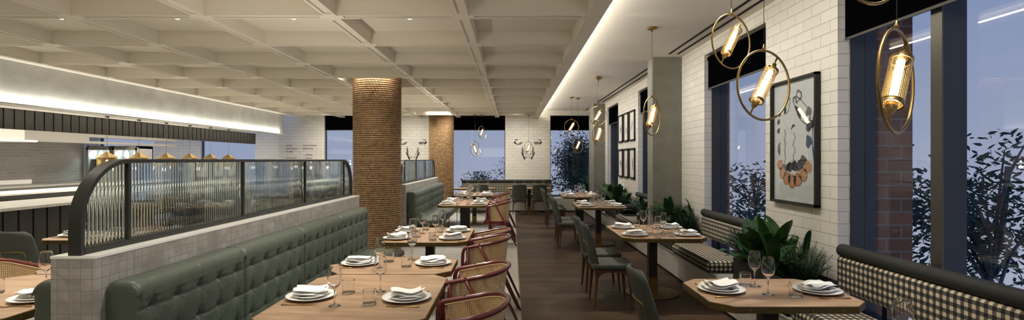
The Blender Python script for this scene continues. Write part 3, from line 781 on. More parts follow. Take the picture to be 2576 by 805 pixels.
# ================================================================== green upholstered chairs
def green_chair():
    t_ = thing('upholstered_chair', 'placeholder words for green chair', 'chair', (0, 0, 0), 0, 'green upholstered chairs')
    # backrest shell : front at -Y ; leaning back
    W_, z0, z1, th = .215, .43, .905, .032; nu, nv = 14, 18; vs = []; fs = []
    for s_ in (0, 1):
        for j in range(nv + 1):
            v_ = j / nv; z = z0 + (z1 - z0) * v_
            half = W_ * (.93 + .07 * sin(v_ * pi))
            rc_ = .07
            if z > z1 - rc_: half -= rc_ - sqrt(max(0, rc_ ** 2 - (z - z1 + rc_) ** 2))
            yb = .185 + .13 * v_ ** 1.15
            for i in range(nu + 1):
                u = i / nu * 2 - 1
                edge = max(0, (abs(u) - .8) / .2)
                tt = th * (1 - .45 * edge ** 2) * (1 if v_ < .9 else 1 - .4 * ((v_ - .9) / .1) ** 2)
                y = yb - .045 * u * u + (tt if s_ else 0)
                vs.append((u * half, y, z))
    m_ = (nu + 1) * (nv + 1)
    for j in range(nv):
        for i in range(nu):
            q = (j * (nu + 1) + i, j * (nu + 1) + i + 1, (j + 1) * (nu + 1) + i + 1, (j + 1) * (nu + 1) + i)
            fs.append(q); fs.append(tuple(m_ + k for k in q[::-1]))
        for a_ in (j * (nu + 1), j * (nu + 1) + nu):
            f = (a_, a_ + nu + 1, m_ + a_ + nu + 1, m_ + a_); fs.append(f if a_ % (nu + 1) == 0 else f[::-1])
    for i in range(nu):
        a_ = nv * (nu + 1) + i; fs.append((a_, a_ + 1, m_ + a_ + 1, m_ + a_)[::-1] if False else (a_, a_ + 1, m_ + a_ + 1, m_ + a_))
        fs.append((i + 1, i, m_ + i, m_ + i + 1))
    obj('backrest', MB().add(vs, fs, True), 'chair_fabric', t_)
    # brass outline on the rear of the back
    def rear(u, z):
        v_ = (z - z0) / (z1 - z0); return (u * W_ * .9, .185 + .13 * v_ ** 1.15 - .045 * u * u + th + .004, z)
    pts = [rear(-.62, .45), rear(-.66, .54), rear(-.66, .66)] + [rear(-.62 + .05 * k, .69) for k in range(0, 1)] + [rear(-.4, .70), rear(0, .70), rear(.4, .70), rear(.62, .69), rear(.66, .66), rear(.66, .54), rear(.62, .45)]
    obj('brass_trim', MB().tube(path(pts, 4), .0065, 8), 'brass', t_)
    obj('seat', MB().rbox((-.225, -.235, .405), (.225, .215, .475), .03, 4), 'chair_fabric', t_)
    tuft = MB()
    for i in (-1, 1):
        for j in (-1, 1): tuft.lathe([(0, .003), (.008, .002), (.010, -.002)], 10, (i * .08, j * .08, .475))
    obj('seat_button', tuft, 'chair_fabric', t_)
    # wooden legs with arched aprons
    for sx in (-1, 1):
        for (yt, yb) in ((-.185, -.215), (.165, .195)):
            a_, b_ = Vector((sx * .175, yt, .405)), Vector((sx * .195, yb, 0))
            mb = MB(); n = 6; vs = []
            for k in range(n + 1):
                q = k / n; p = a_.lerp(b_, q); w = .028 * (1 - q) + .0125 * q + (.02 * max(0, 1 - q * 5) ** 2)
                for (dx, dy) in ((-1, -1), (1, -1), (1, 1), (-1, 1)): vs.append((p.x + dx * w * .7, p.y + dy * w * .8, p.z))
            fs = [(k * 4 + c, k * 4 + (c + 1) % 4, (k + 1) * 4 + (c + 1) % 4, (k + 1) * 4 + c)[::-1] for k in range(n) for c in range(4)] + [(0, 1, 2, 3), (n * 4 + 3, n * 4 + 2, n * 4 + 1, n * 4)]
            mb.add(vs, fs)
            obj('leg', mb, 'walnut', t_, bevel=.004)
    ap = MB()
    for (p, q) in (((-.17, -.19), (.17, -.19)), ((-.17, .17), (.17, .17)), ((-.18, -.18), (-.18, .16)), ((.18, -.18), (.18, .16))):
        n = 10; vs = []; P_, Q_ = Vector(p), Vector(q); d_ = (Q_ - P_).normalized(); nn = Vector((-d_.y, d_.x)) * .011
        for k in range(n + 1):
            c = P_.lerp(Q_, k / n); zz = .36 - .075 * abs(k / n * 2 - 1) ** 5 + .015
            for sg in (-1, 1):
                for z in (zz, .408): vs.append((c.x + nn.x * sg, c.y + nn.y * sg, z))
        fs = []
        for k in range(n):
            o_ = k * 4; r_ = o_ + 4
            fs += [(o_, o_ + 1, r_ + 1, r_), (o_ + 2, r_ + 2, r_ + 3, o_ + 3), (o_, r_, r_ + 2, o_ + 2), (o_ + 1, o_ + 3, r_ + 3, r_ + 1)]
        ap.add(vs, fs)
    obj('apron', ap, 'walnut', t_)
    return t_
GC = green_chair(); first = [True]
def chair_at(proto, flag, x, y, rz, label):
    if flag[0]:
        flag[0] = False; proto.location = (x, y, 0); proto.rotation_euler = (0, 0, rz); tag(proto, label, 'chair', proto.get('group')); return proto
    return dup(proto, (x, y, 0), rz, label)
E_ = pi / 2
chair_at(GC, first, 1.10, 3.47, E_, 'grey-green chair with its back cut by the bottom frame edge')
chair_at(GC, first, 1.10, 5.93, E_, 'grey-green upholstered chair, near one of two at the second window table')
chair_at(GC, first, 1.10, 6.60, E_, 'grey-green upholstered chair, far one of two at the second window table')
chair_at(GC, first, 1.06, 9.72, E_, 'grey-green chair, near one at the table past the near grey column')
chair_at(GC, first, 1.06, 10.35, E_, 'grey-green chair, far one at the table past the near grey column')
chair_at(GC, first, 1.04, 12.50, E_, 'grey-green chair, near one at the farthest window table')
chair_at(GC, first, 1.04, 13.20, E_, 'grey-green chair, far one at the farthest window table')
chair_at(GC, first, .22, 15.55, pi, 'green chair seen from behind, left one under the bull drawing')
chair_at(GC, first, .81, 15.55, pi, 'green chair seen from behind, right one under the bull drawing')
chair_at(GC, first, -.90, 15.55, pi, 'green chair at the table by the far rope column')
chair_at(GC, first, -4.93, 5.46, pi - .06, 'green chair seen from behind at the left edge near the bar')

# ================================================================== red cane barrel chairs
def cane_chair():
    t_ = thing('cane_armchair', 'placeholder words for cane chair', 'chair', (0, 0, 0), 0, 'red cane armchairs')
    # horseshoe plan, from right arm front round the back to left arm front
    def plan(s_):      # s in 0..1
        a_, yb, hw = .245, .195, .245
        # straight arms 0-.3, arc .3-.7
        if s_ < .3: k = s_ / .3; return Vector((hw, -.21 + (yb - hw * .62 + .21) * k * 1.0, 0)), k
        if s_ > .7: k = (1 - s_) / .3; return Vector((-hw, -.21 + (yb - hw * .62 + .21) * k, 0)), k
        th = (s_ - .3) / .4 * pi; return Vector((hw * cos(th), (yb - hw * .62) + hw * .68 * sin(th), 0)), 1 + sin(th)
    def rim(s_):
        p, k = plan(s_); y = p.y; z = .742 + .078 * (y + .21) / .405; return Vector((p.x, p.y, z))
    N = 60
    rp_ = [rim(i / N) for i in range(N + 1)]
    fr0 = [Vector((.245, -.236, .48)), Vector((.245, -.244, .60)), Vector((.245, -.240, .69)), Vector((.245, -.228, .728))]
    fr1 = [Vector((-p.x, p.y, p.z)) for p in reversed(fr0)]
    obj('top_rail', MB().tube(fr0 + rp_ + fr1, .0165, 10), 'red_wood', t_)
    # cane wall
    vs = []; uvs = []; fs = []; arc = 0; nv = 8; prev = None
    for i in range(N + 1):
        p = rim(i / N); q = Vector((p.x * .86, p.y * .80 - .012, .455)); p2 = p + Vector((-p.x, -p.y, 0)) * .05
        if prev is not None: arc += (p - prev).length
        prev = p
        for j in range(nv + 1):
            r_ = p2.lerp(q, j / nv); vs.append(r_); uvs.append((arc, (p2 - q).length * j / nv))
    for i in range(N):
        for j in range(nv): fs.append((i * (nv + 1) + j, (i + 1) * (nv + 1) + j, (i + 1) * (nv + 1) + j + 1, i * (nv + 1) + j + 1))
    mb = MB().add(vs, fs, True); mb.uv = uvs
    obj('cane_panel', mb, 'cane', t_)
    obj('cane_binding', MB().tube([rim(i / N) + Vector((-rim(i / N).x * .055, -rim(i / N).y * .055, -.014)) for i in range(N + 1)], .0055, 8), 'piping_cream', t_)
    obj('lower_rail', MB().tube([Vector((rim(i / N).x * .86, rim(i / N).y * .80 - .012, .452)) for i in range(N + 1)], .011, 8), 'red_wood', t_)
    # seat : rounded trapezoid with front lip
    pts = []
    for k in range(24):
        th = 2 * pi * k / 24; c, s_ = cos(th), sin(th)
        pts.append((.235 * math.copysign(abs(c) ** .55, c), -.06 + (.26 if s_ < 0 else .235) * math.copysign(abs(s_) ** .7, s_)))
    obj('seat_frame', MB().prism(pts, .405, .432), 'red_wood', t_, bevel=.006)
    p2 = [(x * .93, -.06 + (y + .06) * .93) for x, y in pts]
    obj('seat_pad', MB().prism(p2, .432, .462), 'red_seat', t_, bevel=.012)
    for sx in (-1, 1):
        obj('leg', MB().tube([(sx * .245, -.190, .738), (sx * .245, -.190, .42), (sx * .25, -.200, 0)], [.016, .018, .013], 10), 'red_wood', t_)
        obj('leg', MB().tube([(sx * .250, -.075, .762), (sx * .245, .11, .42), (sx * .235, .31, 0)], [.0155, .019, .013], 10), 'red_wood', t_)
        obj('arm_stud', MB().lathe([(0, .022), (.010, .018), (.014, .008), (.012, 0)], 12, (sx * .247, -.078, .770)), 'red_wood', t_)
        obj('side_rail', MB().tube([(sx * .235, -.20, .395), (sx * .235, .11, .395)], .013, 8), 'red_wood', t_)
    obj('stretcher', MB().tube([(-.235, -.2, .395), (.235, -.2, .395)], .013, 8), 'red_wood', t_)
    return t_
CC = cane_chair(); first2 = [True]
for (y, lab, dr) in ((2.95, 'red cane armchair cut by the bottom frame edge beside the nearest table', -5), (3.93, 'red cane armchair second from the camera beside the small joined table', -4),
                 (5.40, 'red cane armchair, near one of two at the table before the big column', -3), (5.93, 'red cane armchair, far one of two at the table before the big column', -2),
                 (10.05, 'red cane armchair, near one at the thick-posted table', 0), (10.85, 'red cane armchair, far one at the thick-posted table', 0),
                 (12.75, 'red cane armchair farthest down the left row of tables', 0)):
    chair_at(CC, first2, -.232, y, -E_ + R(dr), lab)
chair_at(CC, first2, -3.98, 4.00, E_, 'red cane armchair at the left frame edge behind the partition')
chair_at(CC, first2, -3.98, 3.02, E_, 'red cane armchair at the left frame edge nearest the camera')

# ================================================================== ring pendants
def ring_mesh(): return MB().tube([(.225 * cos(2 * pi * k / 64), 0, .225 * sin(2 * pi * k / 64)) for k in range(64)], .0072, 10, closed=True)
def perforated(r, h, nc=36, nr=28):
    """tube wall with square holes"""
    mb = MB(); vs = []; fs = []; f_ = .30
    zs = []; 
    for j in range(nr):
        z = -h / 2 + h * j / nr; zs += [z, z + h / nr * f_]
    zs.append(h / 2); as_ = []
    for i in range(nc): as_ += [2 * pi * i / nc, 2 * pi * (i + f_) / nc]
    na = len(as_)
    for z in zs:
        for a_ in as_: vs.append((r * cos(a_), r * sin(a_), z))
    for j in range(len(zs) - 1):
        for i in range(na):
            if j % 2 == 1 and i % 2 == 1: continue
            fs.append((j * na + i, j * na + (i + 1) % na, (j + 1) * na + (i + 1) % na, (j + 1) * na + i))
    return mb.add(vs, fs, False)
TILT = Matrix.Rotation(R(32), 4, 'Y')
M_RING = ring_mesh().mesh('ring', 'brass')
hS, rS = .235, .044
M_SH = perforated(rS, hS).xf(TILT).mesh('perforated_shade', 'brass_bright')
M_BAND = [MB().lathe([(rS + .002, z - .009), (rS + .002, z + .009), (rS - .003, z + .009), (rS - .003, z - .009), (rS + .002, z - .009)], 26).xf(TILT).mesh('shade_band', 'brass') for z in (-hS / 2, hS / 2)]
M_SOCK = []
for s_ in (-1, 1):
    prof = [(0, s_ * .118), (.024, s_ * .118), (.024, s_ * .145), (.019, s_ * .152), (.016, s_ * .168), (.006, s_ * .174), (.0052, s_ * .222), (0, s_ * .222)]
    M_SOCK.append(MB().lathe(prof, 16).xf(TILT).mesh('socket', 'brass'))
M_BULB = MB().lathe([(0, -.112), (.017, -.110), (.017, .110), (0, .112)], 14).xf(TILT).mesh('bulb', 'lamp_glow')
def pendant(x, y, zc, dia, yaw, ztop, lab, power=5.0, flipx=False):
    sc = dia / .464
    t_ = thing('ring_pendant', lab, 'pendant lamp', (x, y, zc), yaw, 'brass ring pendants')
    for nm, me in (('ring', M_RING), ('perforated_shade', M_SH), ('shade_band', M_BAND[0]), ('shade_band', M_BAND[1]), ('socket', M_SOCK[0]), ('socket', M_SOCK[1]), ('bulb', M_BULB)):
        o = obj(nm, me, None, t_); o.scale = ((-sc if flipx else sc), sc, sc)
    top = .232 * sc
    obj('hanger', MB().lathe([(0, top - .004), (.009, top), (.011, top + .012), (.005, top + .022), (.004, top + .034), (0, top + .034)], 12), 'brass', t_)
    obj('cord', MB().tube([(0, 0, top + .02), (0, 0, ztop - zc - .01)], .0022, 6), 'graphite', t_)
    obj('canopy', MB().lathe([(0, ztop - zc), (.062, ztop - zc), (.062, ztop - zc - .014), (.058, ztop - zc - .020), (.012, ztop - zc - .022), (.010, ztop - zc - .05), (0, ztop - zc - .05)], 24), 'brass', t_)
def pxz(py, y): return 1.61 + (402 - py) / 1320 * y
pendant(1.69, 3.52, pxz(214, 3.52), .48, R(22), ZC, 'brass ring pendant hanging just left of the framed painting', 11)
pendant(1.58, 3.78, pxz(104, 3.78), .40, R(27), ZC, 'brass ring pendant highest of the pair near the painting', 8)
pendant(1.73, 2.36, pxz(204, 2.36), .48, R(38), ZC, 'large brass ring pendant in front of the nearest window', 11)
pendant(1.40, 2.05, 2.415, .40, R(20), ZC, 'brass ring pendant cut off by the top frame edge', 6)
pendant(1.70, 6.37, pxz(292, 6.37), .478, R(50), ZC, 'brass ring pendant in front of the near grey column', 12)
pendant(1.655, 10.1, pxz(291, 10.1), .37, R(15), ZC, 'brass ring pendant, upper of two overlapping before the far grey column', 7)
pendant(1.70, 10.3, pxz(338, 10.3), .485, R(51), ZC, 'brass ring pendant, lower of two overlapping before the far grey column', 7)
pendant(1.52, 13.4, pxz(319, 13.4), .39, R(10), ZC, 'brass ring pendant against the far right window blind, left and upper one', 6)
pendant(1.71, 13.6, pxz(365, 13.6), .40, R(42), ZC, 'brass ring pendant against the outside tree in the far right window', 6)
pendant(.50, 15.9, pxz(372, 15.9), .42, R(50), ZB, 'brass ring pendant hanging before the bull drawing', 5)
pendant(-.92, 15.9, pxz(333, 15.9), .39, R(60), ZB, 'brass ring pendant, upper right one before the middle far window', 4)
pendant(-1.12, 15.9, pxz(374, 15.9), .47, R(60), ZB, 'brass ring pendant, lower left one before the middle far window', 4, flipx=True)

# ================================================================== recessed downlights
DL = MB().lathe([(.030, -.002), (.036, -.004), (.040, -.002), (.040, .001)], 24).mesh('trim_ring', 'brass_dark')
DG = MB().lathe([(0, -.001), (.030, -.001)], 24).mesh('lens', 'downlight_glow')
rowsY = {5.63: 'visible row', 1.97: '', 3.19: '', 8.07: '', 10.51: '', 12.95: '', 14.17: ''}
colw = ['right of the rope column', 'just left of the rope column', 'third from the right', 'leftmost visible']
for y in (3.19, 5.63, 8.07, 10.51, 12.95, 15.39):
    for k in range(5):
        x = -1.098 - 1.25 * k
        if k == 4 and y != 5.63 and y < 8: pass
        if y == 5.63 and k < 4: lab = 'tiny recessed downlight in the coffered ceiling, ' + colw[k]
        else: lab = 'recessed ceiling downlight hidden above the coffer beams'
        t_ = thing('recessed_downlight', lab, 'ceiling light', (x, y, ZS), group='recessed downlights' if y == 5.63 and k < 4 else 'downlights hidden by the beams')
        obj('trim_ring', DL, None, t_); obj('lens', DG, None, t_)
        pw = (75 if k == 0 else 62) * (.45 if k == 0 and y < 4 else .8) * (1.0 if y < 6 else 1.25 if y < 11 else 1.6)
        light('SPOT', 'downlight_or_fill', (x, y, ZS - .02), pw * K, WARM, (0, 0, 0), cone=R(120), blend=.9, soft=.04)

# ================================================================== bar side
def fluted(x0, x1, y0, y1, z0, z1, w=.17):
    mb = MB(); n = int((y1 - y0) / w)
    for k in range(n):
        a_ = y0 + k * w
        mb.box((x0, a_, z0), (x1, a_ + w * .86, z1)).box((x0, a_ + w * .86, z0), (x1 - .018, a_ + w, z1))
    return mb
o = obj('fluted_screen', fluted(-7.60, -7.53, 2.0, 15.6, 2.077, 2.385, .17), 'fluted_wood'); tag(o, 'long dark fluted wood screen hanging over the bar', 'screen')
o = thing('bar_counter', 'long bar counter with terrazzo top and dark fluted front', 'counter', (0, 0, 0))
obj('worktop', MB().box((-7.72, 4.2, .94), (-6.58, 14.6, .982)), 'terrazzo', o, bevel=.004)
obj('fluted_front', fluted(-6.80, -6.72, 4.3, 14.5, 0, .94, .22), 'fluted_wood', o)
obj('carcass', MB().box((-7.65, 4.3, 0), (-6.80, 14.5, .94)), 'graphite', o)
o = thing('back_counter', 'raised rear counter with thin white top behind the bar', 'counter', (0, 0, 0))
obj('carcass', MB().box((-8.5, 4.3, 0), (-7.75, 14.5, 1.06)), 'graphite', o)
obj('worktop', MB().box((-8.55, 4.2, 1.06), (-7.73, 14.6, 1.085)), 'cap_stone', o)
o = thing('steel_pass', 'grey steel kitchen pass along the dark brick wall', 'counter', (0, 0, 0))
obj('top', MB().box((-9.75, 5.2, 1.10), (-8.9, 11.9, 1.14)), 'steel', o); obj('body', MB().box((-9.7, 5.3, 0), (-8.95, 11.8, 1.10)), 'steel', o)
obj('splash_rail', MB().box((-9.78, 5.3, 1.14), (-9.70, 10.6, 1.22)), 'cap_stone', o)
o = thing('extractor_hood', 'pale steel extractor hood under the fluted screen, left edge', 'hood', (0, 0, 0))
obj('canopy', MB().box((-9.75, 6.0, 1.96), (-8.6, 9.26, 2.42)), 'hood_paint', o); obj('lip', MB().box((-9.76, 6.0, 1.93), (-8.5, 9.4, 1.96)), 'cap_stone', o)
struct('trim_12', MB().box((-8.85, 9.27, 2.08), (-8.7, 13.6, 2.43)).box((-8.85, 9.27, 1.95), (-8.7, 13.6, 2.0)).box((-8.85, 9.27, 2.0), (-8.7, 10.8, 2.08)), 'bulkhead_paint')
# meat fridges
def fridge(x, lab):
    t_ = thing('display_fridge', lab, 'fridge', (x, 12.0, 0), group='glass door fridges')
    w, d, h = .58, .5, 1.93
    c = MB().box((-w / 2, 0, 0), (w / 2, d, .06)).box((-w / 2, 0, h - .06), (w / 2, d, h)).box((-w / 2, 0, 0), (-w / 2 + .05, d, h)).box((w / 2 - .05, 0, 0), (w / 2, d, h)).box((-w / 2, d - .03, 0), (w / 2, d, h))
    obj('cabinet', c, 'steel', t_)
    dr = MB().box((-w / 2 + .004, -.03, .05), (-w / 2 + .05, -.001, h - .03)).box((w / 2 - .05, -.03, .05), (w / 2 - .004, -.001, h - .03)).box((-w / 2, -.03, h - .09), (w / 2, -.001, h - .04)).box((-w / 2, -.03, .05), (w / 2, -.001, .10))
    d_ = obj('door', dr, 'steel', t_); obj('door_glass', MB().box((-w / 2 + .05, -.018, .1), (w / 2 - .05, -.014, h - .09)), 'window_glass', d_)
    obj('interior_light', MB().box((-w / 2 + .08, .06, h - .085), (w / 2 - .08, .10, h - .062)), 'fridge_light', t_)
    for z in (1.62, 1.22, .82): obj('shelf', MB().box((-w / 2 + .05, .05, z), (w / 2 - .05, d - .05, z + .012)), 'steel', t_)
    return t_, d
for x, s_ in ((-9.43, 'left'), (-8.84, 'right')):
    fridge(x, 'lit steel glass-door meat fridge behind the bar, %s one' % s_)
    light('AREA', 'fridge_glow', (x, 12.10, 1.83), 9 * K, (.72, .88, 1), (R(25), 0, 0), .4, .04)
    for q, (dx, z) in enumerate(((-.12, 1.635), (.10, 1.635), (-.02, 1.235))):
        mb = MB().lathe([(0, 0), (.045, .01), (.062, .07), (.045, .15), (.015, .20), (0, .205)], 16, (0, 0, 0)).xf(Matrix.Diagonal((1, .7, 1, 1)))
        o = obj('meat_cut', mb, 'meat_fat' if q == 0 else 'meat', loc=(x + dx, 12.2, z)); tag(o, 'cut of %s meat, %s in the %s lit fridge' % (['pale', 'red', 'dark red'][q], ['upper shelf left', 'upper shelf right', 'middle shelf'][q], s_), 'meat', 'meat in the fridges')
# brass lanterns over the bar
def lantern():
    t_ = thing('bar_lantern', 'placeholder words for bar lantern', 'pendant lamp', (0, 0, 0), group='brass lanterns over the bar')
    obj('roof', MB().add([(-.12, -.12, 1.655), (.12, -.12, 1.655), (.12, .12, 1.655), (-.12, .12, 1.655), (-.012, -.012, 1.755), (.012, -.012, 1.755), (.012, .012, 1.755), (-.012, .012, 1.755)], [(0, 1, 5, 4), (1, 2, 6, 5), (2, 3, 7, 6), (3, 0, 4, 7), (4, 5, 6, 7), (3, 2, 1, 0)]), 'brass_bright', t_)
    fins = MB()
    for k in range(9):
        a_ = -.10 + k * .025
        for (p, q) in (((a_ - .004, -.105), (a_ + .004, -.097)), ((a_ - .004, .097), (a_ + .004, .105)), ((-.105, a_ - .004), (-.097, a_ + .004)), ((.097, a_ - .004), (.105, a_ + .004))):
            fins.box((p[0], p[1], 1.47), (q[0], q[1], 1.656))
    fins.box((-.106, -.106, 1.46), (.106, -.094, 1.475)).box((-.106, .094, 1.46), (.106, .106, 1.475)).box((-.106, -.106, 1.46), (-.094, .106, 1.475)).box((.094, -.106, 1.46), (.106, .106, 1.475))
    obj('cage', fins, 'brass', t_)
    obj('cord', MB().tube([(0, 0, 1.75), (0, 0, 2.37)], .0025, 6), 'red_wood', t_)
    obj('canopy', MB().box((-.022, -.022, 2.36), (.022, .022, 2.428)), 'black_gap', t_)
    obj('bulb', MB().lathe([(0, 1.53), (.02, 1.55), (.02, 1.60), (0, 1.62)], 10), 'lamp_glow', t_)
    return t_
LT = lantern()
for k in range(6):
    lab = 'small brass house-shaped lantern over the bar, ' + ['leftmost, behind the arched frame', 'second from the left', 'third from the left', 'third from the right', 'second from the right', 'rightmost of the six'][k]
    if k == 0: LT.location = (-7.2, 9.33, 0); tag(LT, lab, 'pendant lamp', LT['group'])
    else: dup(LT, (-7.2, 9.33 + .8 * k, 0), 0, lab)
    light('POINT', 'lantern_light', (-7.2, 9.33 + .8 * k, 1.44), 5 * K, WARM, soft=.04)

# ================================================================== gingham seating along the windows
def bench_back(i, y0, y1, where):
    t_ = thing('wall_bolster', 'black padded roll over hanging gingham back cushion ' + where, 'cushion', (0, 0, 0), group='gingham back cushions')
    mb = MB().tube([(2.625, y0, .895), (2.625, y0 + .012, .895), (2.625, y0 + .03, .895), (2.625, y1 - .03, .895), (2.625, y1 - .012, .895), (2.625, y1, .895)], [.005, .036, .05, .05, .036, .005], 18)
    obj('bolster', mb, 'bolster_cloth', t_)
    obj('back_cushion', MB().rbox((2.585, y0 + .005, .575), (2.665, y1 - .005, .85), .036, 5), 'gingham', t_)
    n = max(2, int((y1 - y0) / .8))
    for k in range(n):
        y = y0 + (y1 - y0) * (k + .5) / n
        obj('bracket', MB().box((2.66, y - .012, .32), (2.68, y + .012, .92)), 'black_gap', t_)
def seat_cushion(y0, y1, where):
    o = obj('seat_cushion', MB().rbox((2.19, y0, .343), (2.64, y1, .475), .05, 6), 'gingham'); tag(o, 'thick gingham seat cushion on the tiled ledge ' + where, 'cushion', 'gingham seat cushions')
bench_back(0, .7, 4.20, 'at the nearest window'); seat_cushion(.7, 4.16, 'at the nearest window')
bench_back(1, 5.53, 7.20, 'at the second window'); seat_cushion(5.86, 7.22, 'at the second window')
bench_back(2, 9.42, 11.0, 'just past the near grey column'); seat_cushion(9.48, 11.1, 'just past the near grey column')
bench_back(3, 13.15, 14.9, 'beyond the six small pictures'); seat_cushion(12.95, 14.8, 'beyond the six small pictures')
t_ = thing('wall_bolster', 'black padded band over long gingham back cushion along the far wall', 'cushion', (0, 0, 0), group='gingham back cushions')
obj('bolster', MB().rbox((-1.62, 16.80, .895), (1.28, 16.95, .975), .03, 4), 'bolster_cloth', t_)
obj('back_cushion', MB().rbox((-1.62, 16.83, .57), (1.28, 16.93, .897), .03, 4), 'gingham', t_)
o = obj('seat_cushion', MB().rbox((-1.60, 16.33, .421), (1.26, 16.82, .55), .04, 5), 'gingham'); tag(o, 'long gingham seat cushion along the far wall ledge', 'cushion', 'gingham seat cushions')
o = obj('scatter_cushion', MB().rbox((-.19, -.19, -.06), (.19, .19, .06), .058, 6).xf(Matrix.Translation((2.42, 10.75, .60)) @ Matrix.Rotation(R(-25), 4, 'X')), 'bolster_cloth'); tag(o, 'dark loose cushion lying on gingham seat past the near grey column', 'cushion')

# ================================================================== planters and plants
def planter(y0, y1, where):
    t_ = thing('planter_box', 'dark metal planter trough on the tiled ledge ' + where, 'planter', (0, 0, 0), group='dark planter troughs')
    a, b_ = 2.225, 2.635; z0, z1 = .343, .632; w = .012
    mb = MB().box((a, y0, z0), (b_, y1, z0 + w)).box((a, y0, z0), (a + w, y1, z1)).box((b_ - w, y0, z0), (b_, y1, z1)).box((a, y0, z0), (b_, y0 + w, z1)).box((a, y1 - w, z0), (b_, y1, z1))
    obj('trough', mb, 'planter_metal', t_); obj('soil', MB().box((a + w, y0 + w, z1 - .06), (b_ - w, y1 - w, z1 - .035)), 'soil', t_)
def blade(mb, base, az, L, wid, arch, lean, rnd, fold=.25):
    """one strap leaf"""
    n = 12; c, s_ = cos(az), sin(az); pts = []; ang = lean; p = Vector(base)
    rows = []
    for i in range(n + 1):
        q = i / n; w = wid * (max(0, sin(pi * (.04 + .96 * q) ** 1.15)) ** .6 if q < 1 else 0) + .002
        side = Vector((-s_, c, 0)); rows.append((p.copy(), w, side, ang))
        p = p + Vector((c * sin(ang), s_ * sin(ang), cos(ang))) * (L / n); ang += arch / n
    vs = []
    for (p, w, sd, a_) in rows:
        nrm = Vector((-c * cos(a_), -s_ * cos(a_), sin(a_)))
        wob = rnd.uniform(-.004, .004)
        vs += [p + sd * w + nrm * (w * fold + wob), p, p - sd * w + nrm * (w * fold - wob)]
    fs = []
    for i in range(n):
        o_ = i * 3; fs += [(o_, o_ + 1, o_ + 4, o_ + 3), (o_ + 1, o_ + 2, o_ + 5, o_ + 4)]
    mb.add(vs, fs, True)
def broad_plant(c, r, h, n, seed, spread=1.0):
    rnd = random.Random(seed); mb = MB()
    for k in range(n):
        az = rnd.uniform(0, 2 * pi); L = h * rnd.uniform(.6, 1.08); lean = rnd.uniform(.05, .75) * spread
        b_ = (c[0] + rnd.uniform(-r, r) * .5, c[1] + rnd.uniform(-r, r), c[2])
        blade(mb, b_, az, L, rnd.uniform(.034, .062) * (h / .5), rnd.uniform(.3, 1.2), lean, rnd)
    return mb
def bush(c, rx, ry, h, n, seed, leaf=.028, drop=0):
    rnd = random.Random(seed); mb = MB()
    for k in range(n):
        az = rnd.uniform(0, 2 * pi); q = rnd.random() ** .5; lean = q * .9
        root = Vector((c[0] + cos(az) * rx * .4 * q, c[1] + sin(az) * ry * .6 * q, c[2])); L = h * rnd.uniform(.6, 1.1)
        tip = root + Vector((cos(az) * rx * q, sin(az) * ry * q, L * (1 - .35 * q)))
        pts = [root, root.lerp(tip, .5) + Vector((0, 0, .03)), tip]
        mb.tube(pts, [.003, .002, .001], 4, caps=False)
        m_ = int(L / .016)
        for j in range(m_):
            f = (j + 1) / m_; p = pts[0].lerp(pts[1], f * 2) if f < .5 else pts[1].lerp(pts[2], f * 2 - 1)
            for sg in (0, 1):
                a_ = rnd.uniform(0, 2 * pi); d_ = Vector((cos(a_), sin(a_), rnd.uniform(.0, .9))).normalized(); s2 = d_.cross(Vector((0, 0, 1))).normalized()
                l_ = leaf * rnd.uniform(.7, 1.2)
                mb.add([p, p + d_ * l_ * .5 + s2 * l_ * .22, p + d_ * l_, p + d_ * l_ * .5 - s2 * l_ * .22], [(0, 1, 2, 3)], False)
    return mb
def tuck(mb, xm=2.63, ya=None, yb=None):
    """leaves that would enter a wall bend back in front of it"""
    out = []
    for x, y, z in mb.v:
        if x > xm - .02: x = xm - .02 - (x - xm + .02) * .35
        if yb is not None and y > yb - .02: y = yb - .02 - (y - yb + .02) * .35
        if ya is not None and y < ya + .02: y = ya + .02 + (ya + .02 - y) * .35
        out.append((x, y, z))
    mb.v = out; return mb
def greens(y0, y1, where, h=.55, seed=1, n=24, ya=None, yb=None):
    planter(y0, y1, where)
    ym = (y0 + y1) / 2; L = (y1 - y0)
    o = obj('strap_leaf_plant', tuck(broad_plant((2.40, ym + L * .08, .58), L * .30, h, n, seed), 2.63, ya, yb), 'leaf_deep'); tag(o, 'broad glossy green strap-leaf plant in the planter ' + where, 'plant', 'strap-leaf plants')
    o = obj('bushy_herb', tuck(bush((2.40, y1 - L * .2, .58), .26, L * .26, .44, 130, seed + 3), 2.63, ya, yb), 'leaf_mid'); tag(o, 'small-leaved bushy plant, far end of planter ' + where, 'plant', 'bushy plants in the planters')
    o = obj('feathery_shrub', tuck(bush((2.47, y0 + L * .2, .58), .16, L * .20, .36, 110, seed + 5, .020), 2.63, ya, yb), 'leaf_mid'); tag(o, 'fine feathery plant, near end of planter ' + where, 'plant', 'feathery plants in the planters')
greens(4.24, 5.28, 'below the framed painting', .60, 3, 34)
greens(7.28, 8.16, 'against the near grey column', .55, 11, 34, None, 8.18)
greens(8.56, 9.36, 'hidden partly by the near grey column', .50, 21, 24, 8.51, 9.42)
greens(11.2, 12.6, 'below the six small pictures', .62, 31, 34)
planter(15.95, 16.28, 'in the far right corner')
o = obj('strap_leaf_plant', tuck(broad_plant((2.40, 16.1, .58), .12, .62, 26, 41), 2.63, 15.89, 16.98), 'leaf_deep'); tag(o, 'green strap-leaf plant in the far right corner by the window', 'plant', 'strap-leaf plants')

